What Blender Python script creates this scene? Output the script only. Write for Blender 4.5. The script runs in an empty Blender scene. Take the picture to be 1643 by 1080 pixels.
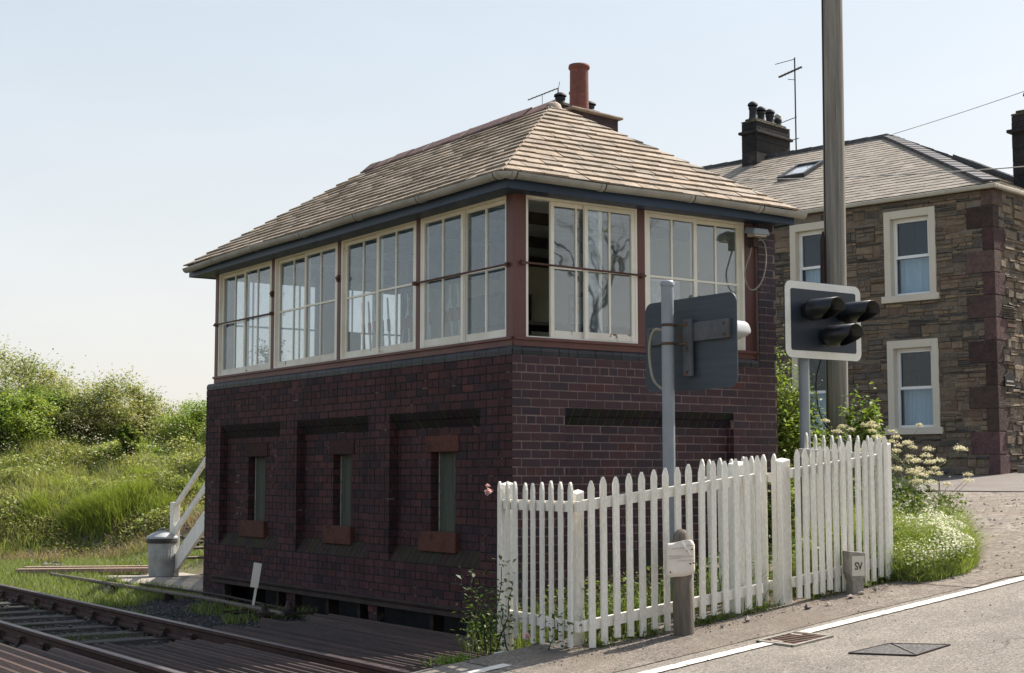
import bpy, math, random
import numpy as np
from mathutils import Vector, Matrix, noise
random.seed(11); rng = np.random.default_rng(5)
R = math.radians
scene = bpy.context.scene
COL = scene.collection
PI = math.pi

# ------------------------------------------------------------------ helpers
class MB:
    def __init__(s): s.v=[]; s.f=[]; s.c=[]; s.m=[]; s.sm=[]
    def add(s, vs, fs, col=(1,1,1), m=0, smooth=False):
        b=len(s.v); s.v+= [tuple(p) for p in vs]
        for f in fs:
            s.f.append(tuple(b+i for i in f)); s.c.append(col); s.m.append(m); s.sm.append(smooth)
    def hexa(s, p, col=(1,1,1), m=0):      # p: 4 bottom (ccw from above), 4 top
        s.add(p, [(3,2,1,0),(4,5,6,7),(0,1,5,4),(1,2,6,5),(2,3,7,6),(3,0,4,7)], col, m)
    def box(s, x0,x1,y0,y1,z0,z1, col=(1,1,1), m=0):
        s.hexa([(x0,y0,z0),(x1,y0,z0),(x1,y1,z0),(x0,y1,z0),(x0,y0,z1),(x1,y0,z1),(x1,y1,z1),(x0,y1,z1)], col, m)
    def bar(s, a, b, w, h, up=(0,0,1), col=(1,1,1), m=0, w2=None, h2=None):
        a=Vector(a); b=Vector(b); d=(b-a).normalized(); up=Vector(up)
        x=d.cross(up)
        if x.length<1e-5: x=Vector((1,0,0))
        x.normalize(); u=x.cross(d).normalized()
        w2=w if w2 is None else w2; h2=h if h2 is None else h2
        A=[a-x*w/2-u*h/2, a+x*w/2-u*h/2, a+x*w/2+u*h/2, a-x*w/2+u*h/2]
        B=[b-x*w2/2-u*h2/2, b+x*w2/2-u*h2/2, b+x*w2/2+u*h2/2, b-x*w2/2+u*h2/2]
        s.add(A+B, [(0,1,2,3),(7,6,5,4),(4,5,1,0),(5,6,2,1),(6,7,3,2),(7,4,0,3)], col, m)
    def tube(s, pts, r, n=8, col=(1,1,1), m=0, cap=True, closed=False):
        pts=[Vector(p) for p in pts]; k=len(pts)
        rs = r if isinstance(r,(list,tuple)) else [r]*k
        rings=[]; prev=None
        for i,p in enumerate(pts):
            d = (pts[min(i+1,k-1)]-pts[max(i-1,0)]).normalized()
            if prev is None:
                x=d.orthogonal().normalized()
            else:
                x=(prev-d*prev.dot(d)).normalized()
            prev=x; y=d.cross(x)
            rings.append([p+(x*math.cos(t)+y*math.sin(t))*rs[i] for t in [2*PI*j/n for j in range(n)]])
        vs=[q for rg in rings for q in rg]; fs=[]
        for i in range(k-1):
            for j in range(n):
                a=i*n+j; b=i*n+(j+1)%n
                fs.append((a,b,b+n,a+n))
        s.add(vs, fs, col, m, True)
        if cap:
            s.add(rings[0], [tuple(range(n))[::-1]], col, m); s.add(rings[-1], [tuple(range(n))], col, m)
    def lathe(s, prof, c=(0,0,0), n=24, col=(1,1,1), m=0, smooth=True, ribs=0, ribamp=0):
        cx,cy,cz=c; vs=[]; fs=[]
        for (r,z) in prof:
            for j in range(n):
                t=2*PI*j/n; rr=r*(1+(ribamp if (ribs and j%2) else 0))
                vs.append((cx+rr*math.cos(t),cy+rr*math.sin(t),cz+z))
        for i in range(len(prof)-1):
            for j in range(n):
                a=i*n+j; b=i*n+(j+1)%n
                fs.append((a,b,b+n,a+n))
        s.add(vs, fs, col, m, smooth)
    def prism(s, poly, d, col=(1,1,1), m=0):   # poly: 3d points, extruded by vector d
        n=len(poly); p=[Vector(q) for q in poly]; d=Vector(d); q=[a+d for a in p]
        s.add(p+q, [tuple(range(n))[::-1], tuple(range(n,2*n))]+[(i,(i+1)%n,(i+1)%n+n,i+n) for i in range(n)], col, m)
    def build(s, name, mats, parent=None, bevel=0, local=False):
        me=bpy.data.meshes.new(name); me.from_pydata(s.v, [], s.f)
        if not isinstance(mats,(list,tuple)): mats=[mats]
        for mt in mats: me.materials.append(mt)
        if s.f:
            me.polygons.foreach_set('material_index', s.m)
            me.polygons.foreach_set('use_smooth', s.sm)
            ca=me.color_attributes.new('col','FLOAT_COLOR','CORNER')
            tot=np.array([len(f) for f in s.f]); c=np.array(s.c,dtype=np.float32)
            c=np.hstack([c, np.ones((len(c),1),np.float32)])
            ca.data.foreach_set('color', np.repeat(c, tot, axis=0).ravel())
        me.update()
        o=bpy.data.objects.new(name, me); COL.objects.link(o)
        if bevel:
            md=o.modifiers.new('bevel','BEVEL'); md.width=bevel; md.segments=2; md.limit_method='ANGLE'; md.angle_limit=R(50)
        if parent is not None: setparent(o, parent, local)
        return o

def smooth(pts,k=6):
    p=[Vector(q) for q in pts]; p=[p[0]*2-p[1]]+p+[p[-1]*2-p[-2]]; out=[]
    for i in range(1,len(p)-2):
        for j in range(k):
            t=j/k; a,b,c,d=p[i-1:i+3]
            out.append(.5*((2*b)+(c-a)*t+(2*a-5*b+4*c-d)*t*t+(3*b-a-3*c+d)*t**3))
    return out+[p[-2]]
def setparent(o, parent, local=False):
    o.parent=parent
    if not local and parent.parent is None and parent.type=='EMPTY':
        o.matrix_parent_inverse=parent.matrix_basis.inverted()

def thing(name, label, cat, loc=(0,0,0), rotz=0, group=None, kind=None):
    o=bpy.data.objects.new(name, None); COL.objects.link(o); o.empty_display_size=.2
    o.location=loc; o.rotation_euler=(0,0,rotz)
    tag(o,label,cat,group,kind); return o
def tag(o, label=None, cat=None, group=None, kind=None):
    if label: o['label']=label
    if cat: o['category']=cat
    if group: o['group']=group
    if kind: o['kind']=kind
    return o
def copytree(o, loc=None, rotz=None, label=None, parent=None):
    c=o.copy(); COL.objects.link(c)
    if parent is not None: c.parent=parent
    if loc is not None: c.location=loc
    if rotz is not None: c.rotation_euler=(0,0,rotz)
    if label: c['label']=label
    for ch in list(o.children): copytree(ch, parent=c)
    return c

# ------------------------------------------------------------------ materials
def nodes(name):
    m=bpy.data.materials.new(name); m.use_nodes=True; nt=m.node_tree
    for n in list(nt.nodes): nt.nodes.remove(n)
    out=nt.nodes.new('ShaderNodeOutputMaterial'); return m,nt,out
def N(nt,t,**k):
    n=nt.nodes.new(t)
    for a,b in k.items(): setattr(n,a,b)
    return n
def rgb(c): return (c[0],c[1],c[2],1)
def noise_n(nt, co, scale, detail=5, rough=.6, dist=0):
    n=N(nt,'ShaderNodeTexNoise'); n.inputs['Scale'].default_value=scale; n.inputs['Detail'].default_value=detail
    n.inputs['Roughness'].default_value=rough; n.inputs['Distortion'].default_value=dist
    nt.links.new(co, n.inputs['Vector']); return n.outputs['Fac']
def ramp_n(nt, fac, stops):
    r=N(nt,'ShaderNodeValToRGB'); e=r.color_ramp.elements
    while len(e)<len(stops): e.new(.5)
    for i,(p,c) in enumerate(stops):
        e[i].position=p; e[i].color=rgb(c) if hasattr(c,'__len__') else (c,c,c,1)
    nt.links.new(fac, r.inputs['Fac']); return r.outputs['Color']
def mix_n(nt, fac, a, b, mode='MIX'):
    m=N(nt,'ShaderNodeMix',data_type='RGBA',blend_type=mode)
    for s,v in ((0,fac),(6,a),(7,b)):
        if hasattr(v,'is_output') or isinstance(v,bpy.types.NodeSocket): nt.links.new(v,m.inputs[s])
        elif s==0: m.inputs[0].default_value=v
        else: m.inputs[s].default_value=rgb(v)
    return m.outputs[2]
def M(name, c1, c2=None, scale=4, rough=.8, bump=0, bscale=None, metal=0, attr=False, spec=.35,
      patch=None, pscale=2, plo=.55, phi=.62, stretch=(1,1,1), rough2=None, fine=None):
    m,nt,out=nodes(name); b=N(nt,'ShaderNodeBsdfPrincipled'); nt.links.new(b.outputs[0],out.inputs[0])
    tc=N(nt,'ShaderNodeTexCoord'); mp=N(nt,'ShaderNodeMapping'); mp.inputs['Scale'].default_value=stretch
    nt.links.new(tc.outputs['Object'],mp.inputs[0]); co=mp.outputs[0]
    c2=c2 or tuple(x*.75 for x in c1)
    f=noise_n(nt,co,scale,6)
    col=ramp_n(nt,f,[(.32,c2),(.66,c1)])
    if fine:
        f2=noise_n(nt,co,fine,3,.7); v=ramp_n(nt,f2,[(.3,.78),(.7,1.18)])
        col=mix_n(nt,1.0,col,v,'MULTIPLY')
    if patch:
        pf=noise_n(nt,co,pscale,8,.68); pr=ramp_n(nt,pf,[(plo,0),(phi,1)])
        col=mix_n(nt,pr,col,patch)
    if attr:
        at=N(nt,'ShaderNodeAttribute',attribute_name='col'); col=mix_n(nt,1.0,col,at.outputs['Color'],'MULTIPLY')
    nt.links.new(col,b.inputs['Base Color'])
    b.inputs['Roughness'].default_value=rough; b.inputs['Metallic'].default_value=metal
    b.inputs['Specular IOR Level'].default_value=spec
    if rough2 is not None:
        rr=ramp_n(nt,f,[(.3,rough),(.7,rough2)]); nt.links.new(rr,b.inputs['Roughness'])
    if bump:
        bn=noise_n(nt,co,bscale or scale*4,6,.65); bp=N(nt,'ShaderNodeBump'); bp.inputs['Strength'].default_value=min(1,bump)
        bp.inputs['Distance'].default_value=.02*max(1,bump); nt.links.new(bn,bp.inputs['Height']); nt.links.new(bp.outputs[0],b.inputs['Normal'])
    return m
def leafmat(name, trans=.35, tint=(1.15,1.25,.55)):
    m,nt,out=nodes(name); at=N(nt,'ShaderNodeAttribute',attribute_name='col')
    b=N(nt,'ShaderNodeBsdfPrincipled'); b.inputs['Roughness'].default_value=.55; b.inputs['Specular IOR Level'].default_value=.3
    t=N(nt,'ShaderNodeBsdfTranslucent'); mx=N(nt,'ShaderNodeMixShader'); mx.inputs[0].default_value=trans
    nt.links.new(at.outputs['Color'],b.inputs['Base Color'])
    tc=mix_n(nt,1.0,at.outputs['Color'],tint,'MULTIPLY'); nt.links.new(tc,t.inputs['Color'])
    nt.links.new(b.outputs[0],mx.inputs[1]); nt.links.new(t.outputs[0],mx.inputs[2]); nt.links.new(mx.outputs[0],out.inputs[0])
    return m
def glassmat(name, dirt=.18, dirt_sky_col=(.45,.52,.55), refl=.5, tint=(.8,.86,.88)):
    m,nt,out=nodes(name)
    tr=N(nt,'ShaderNodeBsdfTransparent'); tr.inputs[0].default_value=rgb(tint)
    gl=N(nt,'ShaderNodeBsdfGlossy'); gl.inputs['Roughness'].default_value=.02
    df=N(nt,'ShaderNodeBsdfDiffuse'); df.inputs[0].default_value=rgb(dirt_sky_col)  # thin dirt film, its blue tint also painting in reflected sky
    lw=N(nt,'ShaderNodeLayerWeight'); lw.inputs['Blend'].default_value=.5
    fr=N(nt,'ShaderNodeMath',operation='POWER'); nt.links.new(lw.outputs['Facing'],fr.inputs[0]); fr.inputs[1].default_value=4.0
    tc=N(nt,'ShaderNodeTexCoord'); nf=noise_n(nt,tc.outputs['Object'],3.0,6,.6)
    # old glass is slightly wavy
    bn=noise_n(nt,tc.outputs['Object'],2.2,2,.5); bp=N(nt,'ShaderNodeBump'); bp.inputs['Strength'].default_value=.12; bp.inputs['Distance'].default_value=.02
    nt.links.new(bn,bp.inputs['Height']); nt.links.new(bp.outputs[0],gl.inputs['Normal'])
    ma=N(nt,'ShaderNodeMath',operation='MULTIPLY_ADD',use_clamp=True); nt.links.new(fr.outputs[0],ma.inputs[0]); ma.inputs[1].default_value=.9; ma.inputs[2].default_value=refl
    m1=N(nt,'ShaderNodeMixShader'); nt.links.new(ma.outputs[0],m1.inputs[0]); nt.links.new(tr.outputs[0],m1.inputs[1]); nt.links.new(gl.outputs[0],m1.inputs[2])
    dr=ramp_n(nt,nf,[(.3,dirt*.6),(.7,dirt*1.5)])
    m2=N(nt,'ShaderNodeMixShader'); nt.links.new(dr,m2.inputs[0]); nt.links.new(m1.outputs[0],m2.inputs[1]); nt.links.new(df.outputs[0],m2.inputs[2])
    nt.links.new(m2.outputs[0],out.inputs[0]); return m

W={}
W['brick']=M('brick_face',(.74,.69,.70),(.50,.47,.50),scale=3.0,rough=.55,bump=.25,bscale=60,attr=True,spec=.4,fine=35,rough2=.75)
W['brick_old']=M('brick_weathered',(.93,.85,.84),(.53,.50,.51),scale=2.2,rough=.85,bump=.6,bscale=45,attr=True,spec=.25,fine=26,patch=(.12,.10,.095),pscale=4.5,plo=.68,phi=.80,stretch=(1,1,.5))
W['mortar']=M('mortar_pink',(.27,.195,.18),(.14,.105,.10),scale=6,rough=.95)
W['mortar_dark']=M('mortar_sooty',(.026,.021,.021),(.010,.009,.010),scale=2.5,rough=.95,patch=(.15,.13,.105),pscale=3.4,plo=.585,phi=.65)
W['bullnose']=M('blue_brick',(.024,.025,.030),(.012,.013,.016),scale=5,rough=.5,bump=.3,bscale=30,attr=True,fine=20)
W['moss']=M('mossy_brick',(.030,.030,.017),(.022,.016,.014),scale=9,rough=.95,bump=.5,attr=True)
W['brown']=M('maroon_paint',(.135,.055,.045),(.095,.04,.034),scale=2.5,rough=.5,bump=.1,bscale=20,patch=(.2,.13,.11),pscale=5,plo=.66,phi=.78,stretch=(1,1,.4))
W['cream']=M('cream_paint',(.83,.775,.67),(.73,.665,.55),scale=3,rough=.55,bump=.15,bscale=25,patch=(.2,.12,.08),pscale=7,plo=.69,phi=.73)
W['creamworn']=M('flaking_cream_paint',(.78,.73,.63),(.62,.57,.48),scale=3,rough=.6,bump=.35,bscale=22,patch=(.16,.08,.055),pscale=6.5,plo=.60,phi=.63,stretch=(1,1,.55))
W['navy']=M('navy_paint',(.024,.046,.088),(.015,.027,.050),scale=2,rough=.45,bump=.15,bscale=30,stretch=(.3,.3,2))
W['gutter']=M('old_grey_gutter',(.36,.34,.30),(.24,.225,.2),scale=3,rough=.6,bump=.12,bscale=30,patch=(.1,.09,.075),pscale=6,plo=.66,phi=.8)
W['gutterdark']=M('gutter_joint',(.06,.057,.052),rough=.7)
W['slate']=M('stone_slate',(.345,.275,.203),(.20,.162,.122),scale=4,rough=.85,bump=.5,bscale=40,attr=True,fine=30,patch=(.17,.15,.10),pscale=2.6,plo=.60,phi=.8)
W['slateedge']=M('roof_underlay',(.02,.018,.016),rough=1)
W['capstone']=M('mossy_capstone',(.34,.28,.23),(.17,.145,.12),scale=7,rough=.95,bump=.8,bscale=20)
W['opening_shade']=M('opening_shade_paint',(.05,.055,.062),(.03,.034,.04),scale=4,rough=.9)
W['ridge']=M('clay_ridge',(.18,.098,.078),(.10,.062,.053),scale=5,rough=.8,bump=.4,attr=True,fine=25)
W['ridgemortar']=M('ridge_mortar',(.46,.37,.30),(.30,.25,.2),scale=8,rough=.95,bump=.5)
W['terracotta']=M('terracotta',(.20,.07,.05),(.13,.05,.04),scale=6,rough=.75,bump=.15,fine=20,patch=(.05,.03,.025),pscale=3,plo=.62,phi=.8)
W['sandstone']=M('orange_sandstone',(.17,.060,.036),(.085,.032,.025),scale=4,rough=.9,bump=.4,fine=30,attr=True,patch=(.02,.013,.012),pscale=4,plo=.52,phi=.72)
W['board']=M('mossy_board',(.085,.09,.065),(.05,.055,.045),scale=5,rough=.9,bump=.2,stretch=(3,3,.3))
W['iron']=M('rusty_iron',(.045,.026,.02),(.018,.013,.012),scale=5,rough=.75,bump=.3,bscale=40)
W['sealant']=M('white_sealant',(.45,.43,.38),(.25,.24,.2),scale=30,rough=.9)
W['rod']=M('rusty_rod',(.12,.05,.035),(.05,.025,.02),scale=20,rough=.7)
W['white']=M('white_fence_paint',(.82,.785,.71),(.73,.69,.61),scale=2.5,rough=.6,bump=.3,bscale=30,stretch=(4,4,.6),patch=(.45,.42,.33),pscale=3.2,plo=.66,phi=.86,attr=True,fine=40)
W['galv']=M('painted_pole',(.255,.275,.295),(.205,.225,.245),scale=3,rough=.5,metal=.0,bump=.05,bscale=60,patch=(.13,.07,.045),pscale=4.5,plo=.70,phi=.76)
W['boardback']=M('grey_backboard',(.052,.065,.079),(.034,.044,.055),scale=2.5,rough=.6,stretch=(.5,.5,9),patch=(.085,.095,.105),pscale=1.5,plo=.62,phi=.85)
W['boardfront']=M('black_backboard',(.026,.035,.050),(.019,.026,.037),scale=3,rough=.42,patch=(.06,.065,.075),pscale=2.2,plo=.6,phi=.85,stretch=(1,1,.7))
W['blackgloss']=M('black_hood',(.016,.017,.02),(.010,.011,.013),scale=4,rough=.32,bump=.05,patch=(.05,.05,.05),pscale=3,plo=.66,phi=.8)
W['greyhood']=M('faded_hood',(.34,.34,.34),(.26,.26,.265),scale=5,rough=.35)
W['reflwhite']=M('reflective_white',(.74,.72,.66),(.66,.63,.57),scale=6,rough=.5,patch=(.45,.42,.36),pscale=6,plo=.66,phi=.8)
W['redlens']=M('red_lens',(.12,.008,.012),rough=.2,spec=.6)
W['amberlens']=M('amber_lens',(.30,.06,.012),rough=.2,spec=.6)
W['bracket']=M('rusted_bracket',(.095,.105,.115),(.06,.062,.066),scale=5,rough=.7,patch=(.14,.055,.032),pscale=4,plo=.55,phi=.66,bump=.2)
W['rust']=M('rust',(.12,.07,.045),(.055,.033,.024),scale=14,rough=.85,bump=.3)
W['cable']=M('weathered_cable',(.30,.28,.22),(.2,.18,.14),scale=12,rough=.7)
W['blackcable']=M('black_cable',(.02,.02,.02),rough=.6)
W['wirelight']=M('pale_wire',(.42,.4,.36),rough=.5)
W['pole']=M('weathered_pole',(.27,.25,.215),(.16,.145,.125),scale=5,rough=.9,bump=.7,bscale=10,stretch=(5,5,.16),fine=7,patch=(.045,.038,.03),pscale=3.6,plo=.64,phi=.70)
W['oldwood']=M('weathered_wood',(.20,.165,.13),(.10,.085,.07),scale=5,rough=.92,bump=.6,bscale=14,stretch=(4,4,.3),attr=True,fine=16)
W['sleeper']=M('tarred_sleeper',(.095,.083,.072),(.04,.036,.032),scale=4,rough=.92,bump=.6,bscale=16,stretch=(.4,5,3),attr=True,fine=18)
W['slat']=M('creosoted_slat',(.092,.054,.041),(.044,.030,.025),scale=3,rough=.8,bump=.45,bscale=22,stretch=(5,.3,4),attr=True,fine=26)
W['railside']=M('rail_rust',(.075,.032,.024),(.034,.017,.014),scale=6,rough=.75,bump=.35,bscale=40,attr=True)
W['railtop']=M('rail_head',(.15,.115,.105),(.085,.06,.055),scale=3,rough=.42,metal=.5,spec=.3)
W['chair']=M('rail_chair',(.055,.028,.02),(.025,.016,.013),scale=12,rough=.85,bump=.3)
W['zinc']=M('zinc_bin',(.36,.37,.365),(.26,.27,.27),scale=6,rough=.58,metal=.25,bump=.05)
W['binband']=M('bin_band',(.045,.04,.036),rough=.6)
W['slatehouse']=M('house_slate',(.28,.24,.19),(.21,.18,.145),scale=3,rough=.7,bump=.2,attr=True,fine=18)
W['slatedark']=M('slate_ridge_dark',(.085,.082,.085),(.05,.05,.055),scale=4,rough=.75,attr=True,fine=14)
W['rubble']=M('rubble_stone',(1.2,1.16,1.10),(.78,.77,.75),scale=6,rough=.92,bump=1.0,bscale=18,attr=True,fine=22)
W['rubblemortar']=M('lime_mortar',(.22,.185,.15),(.14,.12,.10),scale=8,rough=.97,bump=.8,bscale=26)
W['quoin']=M('red_quoin',(.108,.062,.048),(.064,.043,.036),scale=5,rough=.95,bump=1.0,bscale=16,attr=True,fine=20)
W['surround']=M('painted_surround',(.62,.565,.46),(.57,.515,.42),scale=1.5,rough=.7,bump=.08,bscale=30)
W['upvc']=M('white_frame',(.82,.82,.80),(.74,.74,.72),scale=4,rough=.35)
W['housegutter']=M('cream_gutter',(.46,.42,.33),(.38,.34,.27),scale=3,rough=.6)
W['blackstone']=M('sooty_stone',(.030,.026,.026),(.014,.013,.014),scale=3,rough=.9,bump=.6,bscale=14,attr=True,fine=12,patch=(.06,.04,.035),pscale=3,plo=.6,phi=.7)
W['blackpot']=M('sooty_pot',(.028,.03,.034),(.015,.016,.018),scale=5,rough=.7)
W['lead']=M('mossy_flaunching',(.10,.09,.06),(.045,.04,.032),scale=8,rough=.95,bump=.6)
W['alu']=M('dark_aerial',(.07,.055,.05),rough=.5,metal=.4)
W['skyframe']=M('skylight_frame',(.06,.065,.07),rough=.4,metal=.4)
W['concrete']=M('concrete',(.34,.30,.25),(.22,.2,.165),scale=7,rough=.92,bump=.35,fine=40,patch=(.12,.11,.08),pscale=4,plo=.6,phi=.75)
W['inkblack']=M('black_ink',(.02,.02,.02),rough=.7)
W['fadedink']=M('faded_lettering',(.42,.37,.33),(.55,.5,.45),scale=40,rough=.8)
W['signplate']=M('bent_plate',(.70,.63,.55),(.6,.53,.46),scale=9,rough=.55,patch=(.38,.3,.24),pscale=9,plo=.66,phi=.76)
W['castiron']=M('cast_iron_cover',(.16,.15,.14),(.04,.038,.035),scale=42,rough=.65,metal=.3,bump=1,bscale=55)
W['interior']=M('cabin_paint',(.62,.58,.48),(.54,.50,.41),scale=3,rough=.7)
W['interiordark']=M('cabin_dark_wood',(.055,.04,.03),(.035,.028,.022),scale=4,rough=.7)
W['ceiling']=M('cabin_ceiling',(.46,.47,.46),(.38,.39,.38),scale=3,rough=.8)
W['lino']=M('lino_floor',(.10,.07,.05),rough=.6)
W['steel']=M('polished_steel',(.45,.45,.45),rough=.3,metal=.8)
W['leverred']=M('lever_red',(.35,.03,.03),rough=.4)
W['leverblue']=M('lever_blue',(.03,.08,.25),rough=.4)
W['paper']=M('paper',(.62,.6,.55),(.35,.37,.4),scale=14,rough=.8)
W['curtain']=M('net_curtain',(.62,.66,.66),(.50,.55,.56),scale=4,rough=.9,stretch=(9,9,.3))
W['roomdark']=M('dark_room',(.03,.035,.042),rough=.9)
W['glass']=glassmat('old_glass',.075,(.27,.42,.50),.08,(.93,.97,.99))  # film blued to carry the sky's reflection along with the dirt
W['glassopen']=glassmat('clear_glass',.05,(.36,.46,.52),.15,(.94,.97,.99))
W['houseglass']=glassmat('house_glass',.02,(.35,.45,.55),.035,(.84,.91,.96))
W['skyglass']=glassmat('skylight_glass',.35,(.6,.64,.66),.35,(.5,.5,.5))
W['leaf']=leafmat('leaf'); W['grass']=leafmat('grass_blade',.4)
W['petal']=leafmat('petal',.4,(1.0,1.0,.95))
W['bark']=M('bark',(.075,.06,.045),(.04,.032,.025),scale=10,rough=.95,bump=.6)
W['stone']=M('loose_stone',(.9,.9,.9),(.6,.6,.6),scale=9,rough=.9,bump=.5,attr=True)

# ------------------------------------------------------------------ the lie of the land
def sst(a,b,x):
    t=min(1,max(0,(x-a)/(b-a))); return t*t*(3-2*t)
def road_z(x):
    if x<-2.2: return max(-.035, .24+.115*x+ .0) if x>-2.4 else -.035
    if x<6: return .24+.115*x
    if x<16: return .93+.066*(x-6)
    return 1.59+.02*(min(x,60)-16)
BP=[(0,0),(1.0,.5),(2.6,1.4),(5.5,2.15),(10,2.8),(16,3.2),(60,3.6)]
def bank_rise(s):
    if s<=0: return 0
    for (a,b),(c,d) in zip(BP,BP[1:]):
        if s<=c: return b+(d-b)*(s-a)/(c-a)
    return BP[-1][1]
FX,FY=math.sin(R(34.2)),math.cos(R(34.2))
def ground(x,y):
    if y<=-2.1 : m=1
    else:
        mx=sst(1.5,3.8,x); my=1-sst(-2.1,-.6,y) if x>-1.0 else 0
        m=max(mx,my)
    low=-.25 if x<-.9 else -.25+.03*sst(-.9,-.4,x)
    base=low*(1-m)+road_z(x)*m
    if x<-1 and -2.1<y<-1.9: base=-.25
    if x>-2.4 and y>12:
        s=x*FX+y*FY+14.8-30.6
        if s>0:
            k=sst(-.9,.9,x)*(1-sst(9,14,x))
            n=noise.noise(Vector((x*.55,y*.55,3.1)))*.28+noise.noise(Vector((x*1.6,y*1.6,1)))*.10
            base=base*(1-k*min(1,s/2))+k*(-.2+bank_rise(s)+n*min(1,s/1.5)+ (0 if s>=2 else .2*(s/2)))
    d=math.hypot(x,y)
    base+=noise.noise(Vector((x*1.3,y*1.3,0)))*(.012 if y>-2.0 else 0)
    return base
def axis(fine0,fine1,step,lim):
    a=list(np.arange(fine0,fine1+1e-6,step)); s=step
    while a[-1]<lim: s*=1.35; a.append(a[-1]+s)
    s=step
    while a[0]>-lim: s*=1.35; a.insert(0,a[0]-s)
    return a
def build_ground():
    xs=axis(-7,18,.25,700); ys=axis(-8,36,.25,700); nx=len(xs)
    vs=[(x,y,ground(x,y) if (abs(x)<60 and abs(y)<70) else ground(max(-60,min(60,x)),max(-70,min(70,y)))) for y in ys for x in xs]
    fs=[(j*nx+i,j*nx+i+1,(j+1)*nx+i+1,(j+1)*nx+i) for j in range(len(ys)-1) for i in range(nx-1)]
    me=bpy.data.meshes.new('ground'); me.from_pydata(vs,[],fs); me.polygons.foreach_set('use_smooth',[True]*len(fs))
    m,nt,out=nodes('earth'); b=N(nt,'ShaderNodeBsdfPrincipled'); nt.links.new(b.outputs[0],out.inputs[0]); b.inputs['Roughness'].default_value=.95
    b.inputs['Specular IOR Level'].default_value=.15
    tc=N(nt,'ShaderNodeTexCoord'); co=tc.outputs['Object']
    dirt=ramp_n(nt,noise_n(nt,co,5,8,.7),[(.3,(.08,.062,.047)),(.5,(.17,.135,.10)),(.72,(.30,.245,.19))])
    grs=ramp_n(nt,noise_n(nt,co,9,5),[(.3,(.06,.075,.022)),(.7,(.13,.15,.05))])
    col=mix_n(nt,ramp_n(nt,noise_n(nt,co,.8,6,.7),[(.42,0),(.58,1)]),dirt,grs); nt.links.new(col,b.inputs['Base Color'])
    bp=N(nt,'ShaderNodeBump'); bp.inputs['Strength'].default_value=.9; bp.inputs['Distance'].default_value=.03
    nt.links.new(noise_n(nt,co,28,8,.75),bp.inputs['Height']); nt.links.new(bp.outputs[0],b.inputs['Normal'])
    me.materials.append(m); o=bpy.data.objects.new('ground',me); COL.objects.link(o); tag(o,kind='structure')
build_ground()

def sheet(name, x0,x1,y0,y1, dz, mat, step=.25, zf=None, jag=0):
    zf=zf or ground; nx=max(1,round((x1-x0)/step)); ny=max(1,round((y1-y0)/step))
    mb=MB(); vs=[];
    for j in range(ny+1):
        for i in range(nx+1):
            x=x0+(x1-x0)*i/nx; y=y0+(y1-y0)*j/ny
            if jag and (j in (0,ny)): y+= jag*noise.noise(Vector((x*2.3,j,7)))
            if jag and (i in (0,nx)): x+= jag*noise.noise(Vector((i,y*2.3,9)))
            vs.append((x,y,zf(x,y)+dz))
    mb.add(vs,[(j*(nx+1)+i,j*(nx+1)+i+1,(j+1)*(nx+1)+i+1,(j+1)*(nx+1)+i) for j in range(ny) for i in range(nx)],smooth=True)
    return mb.build(name,mat)

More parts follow.
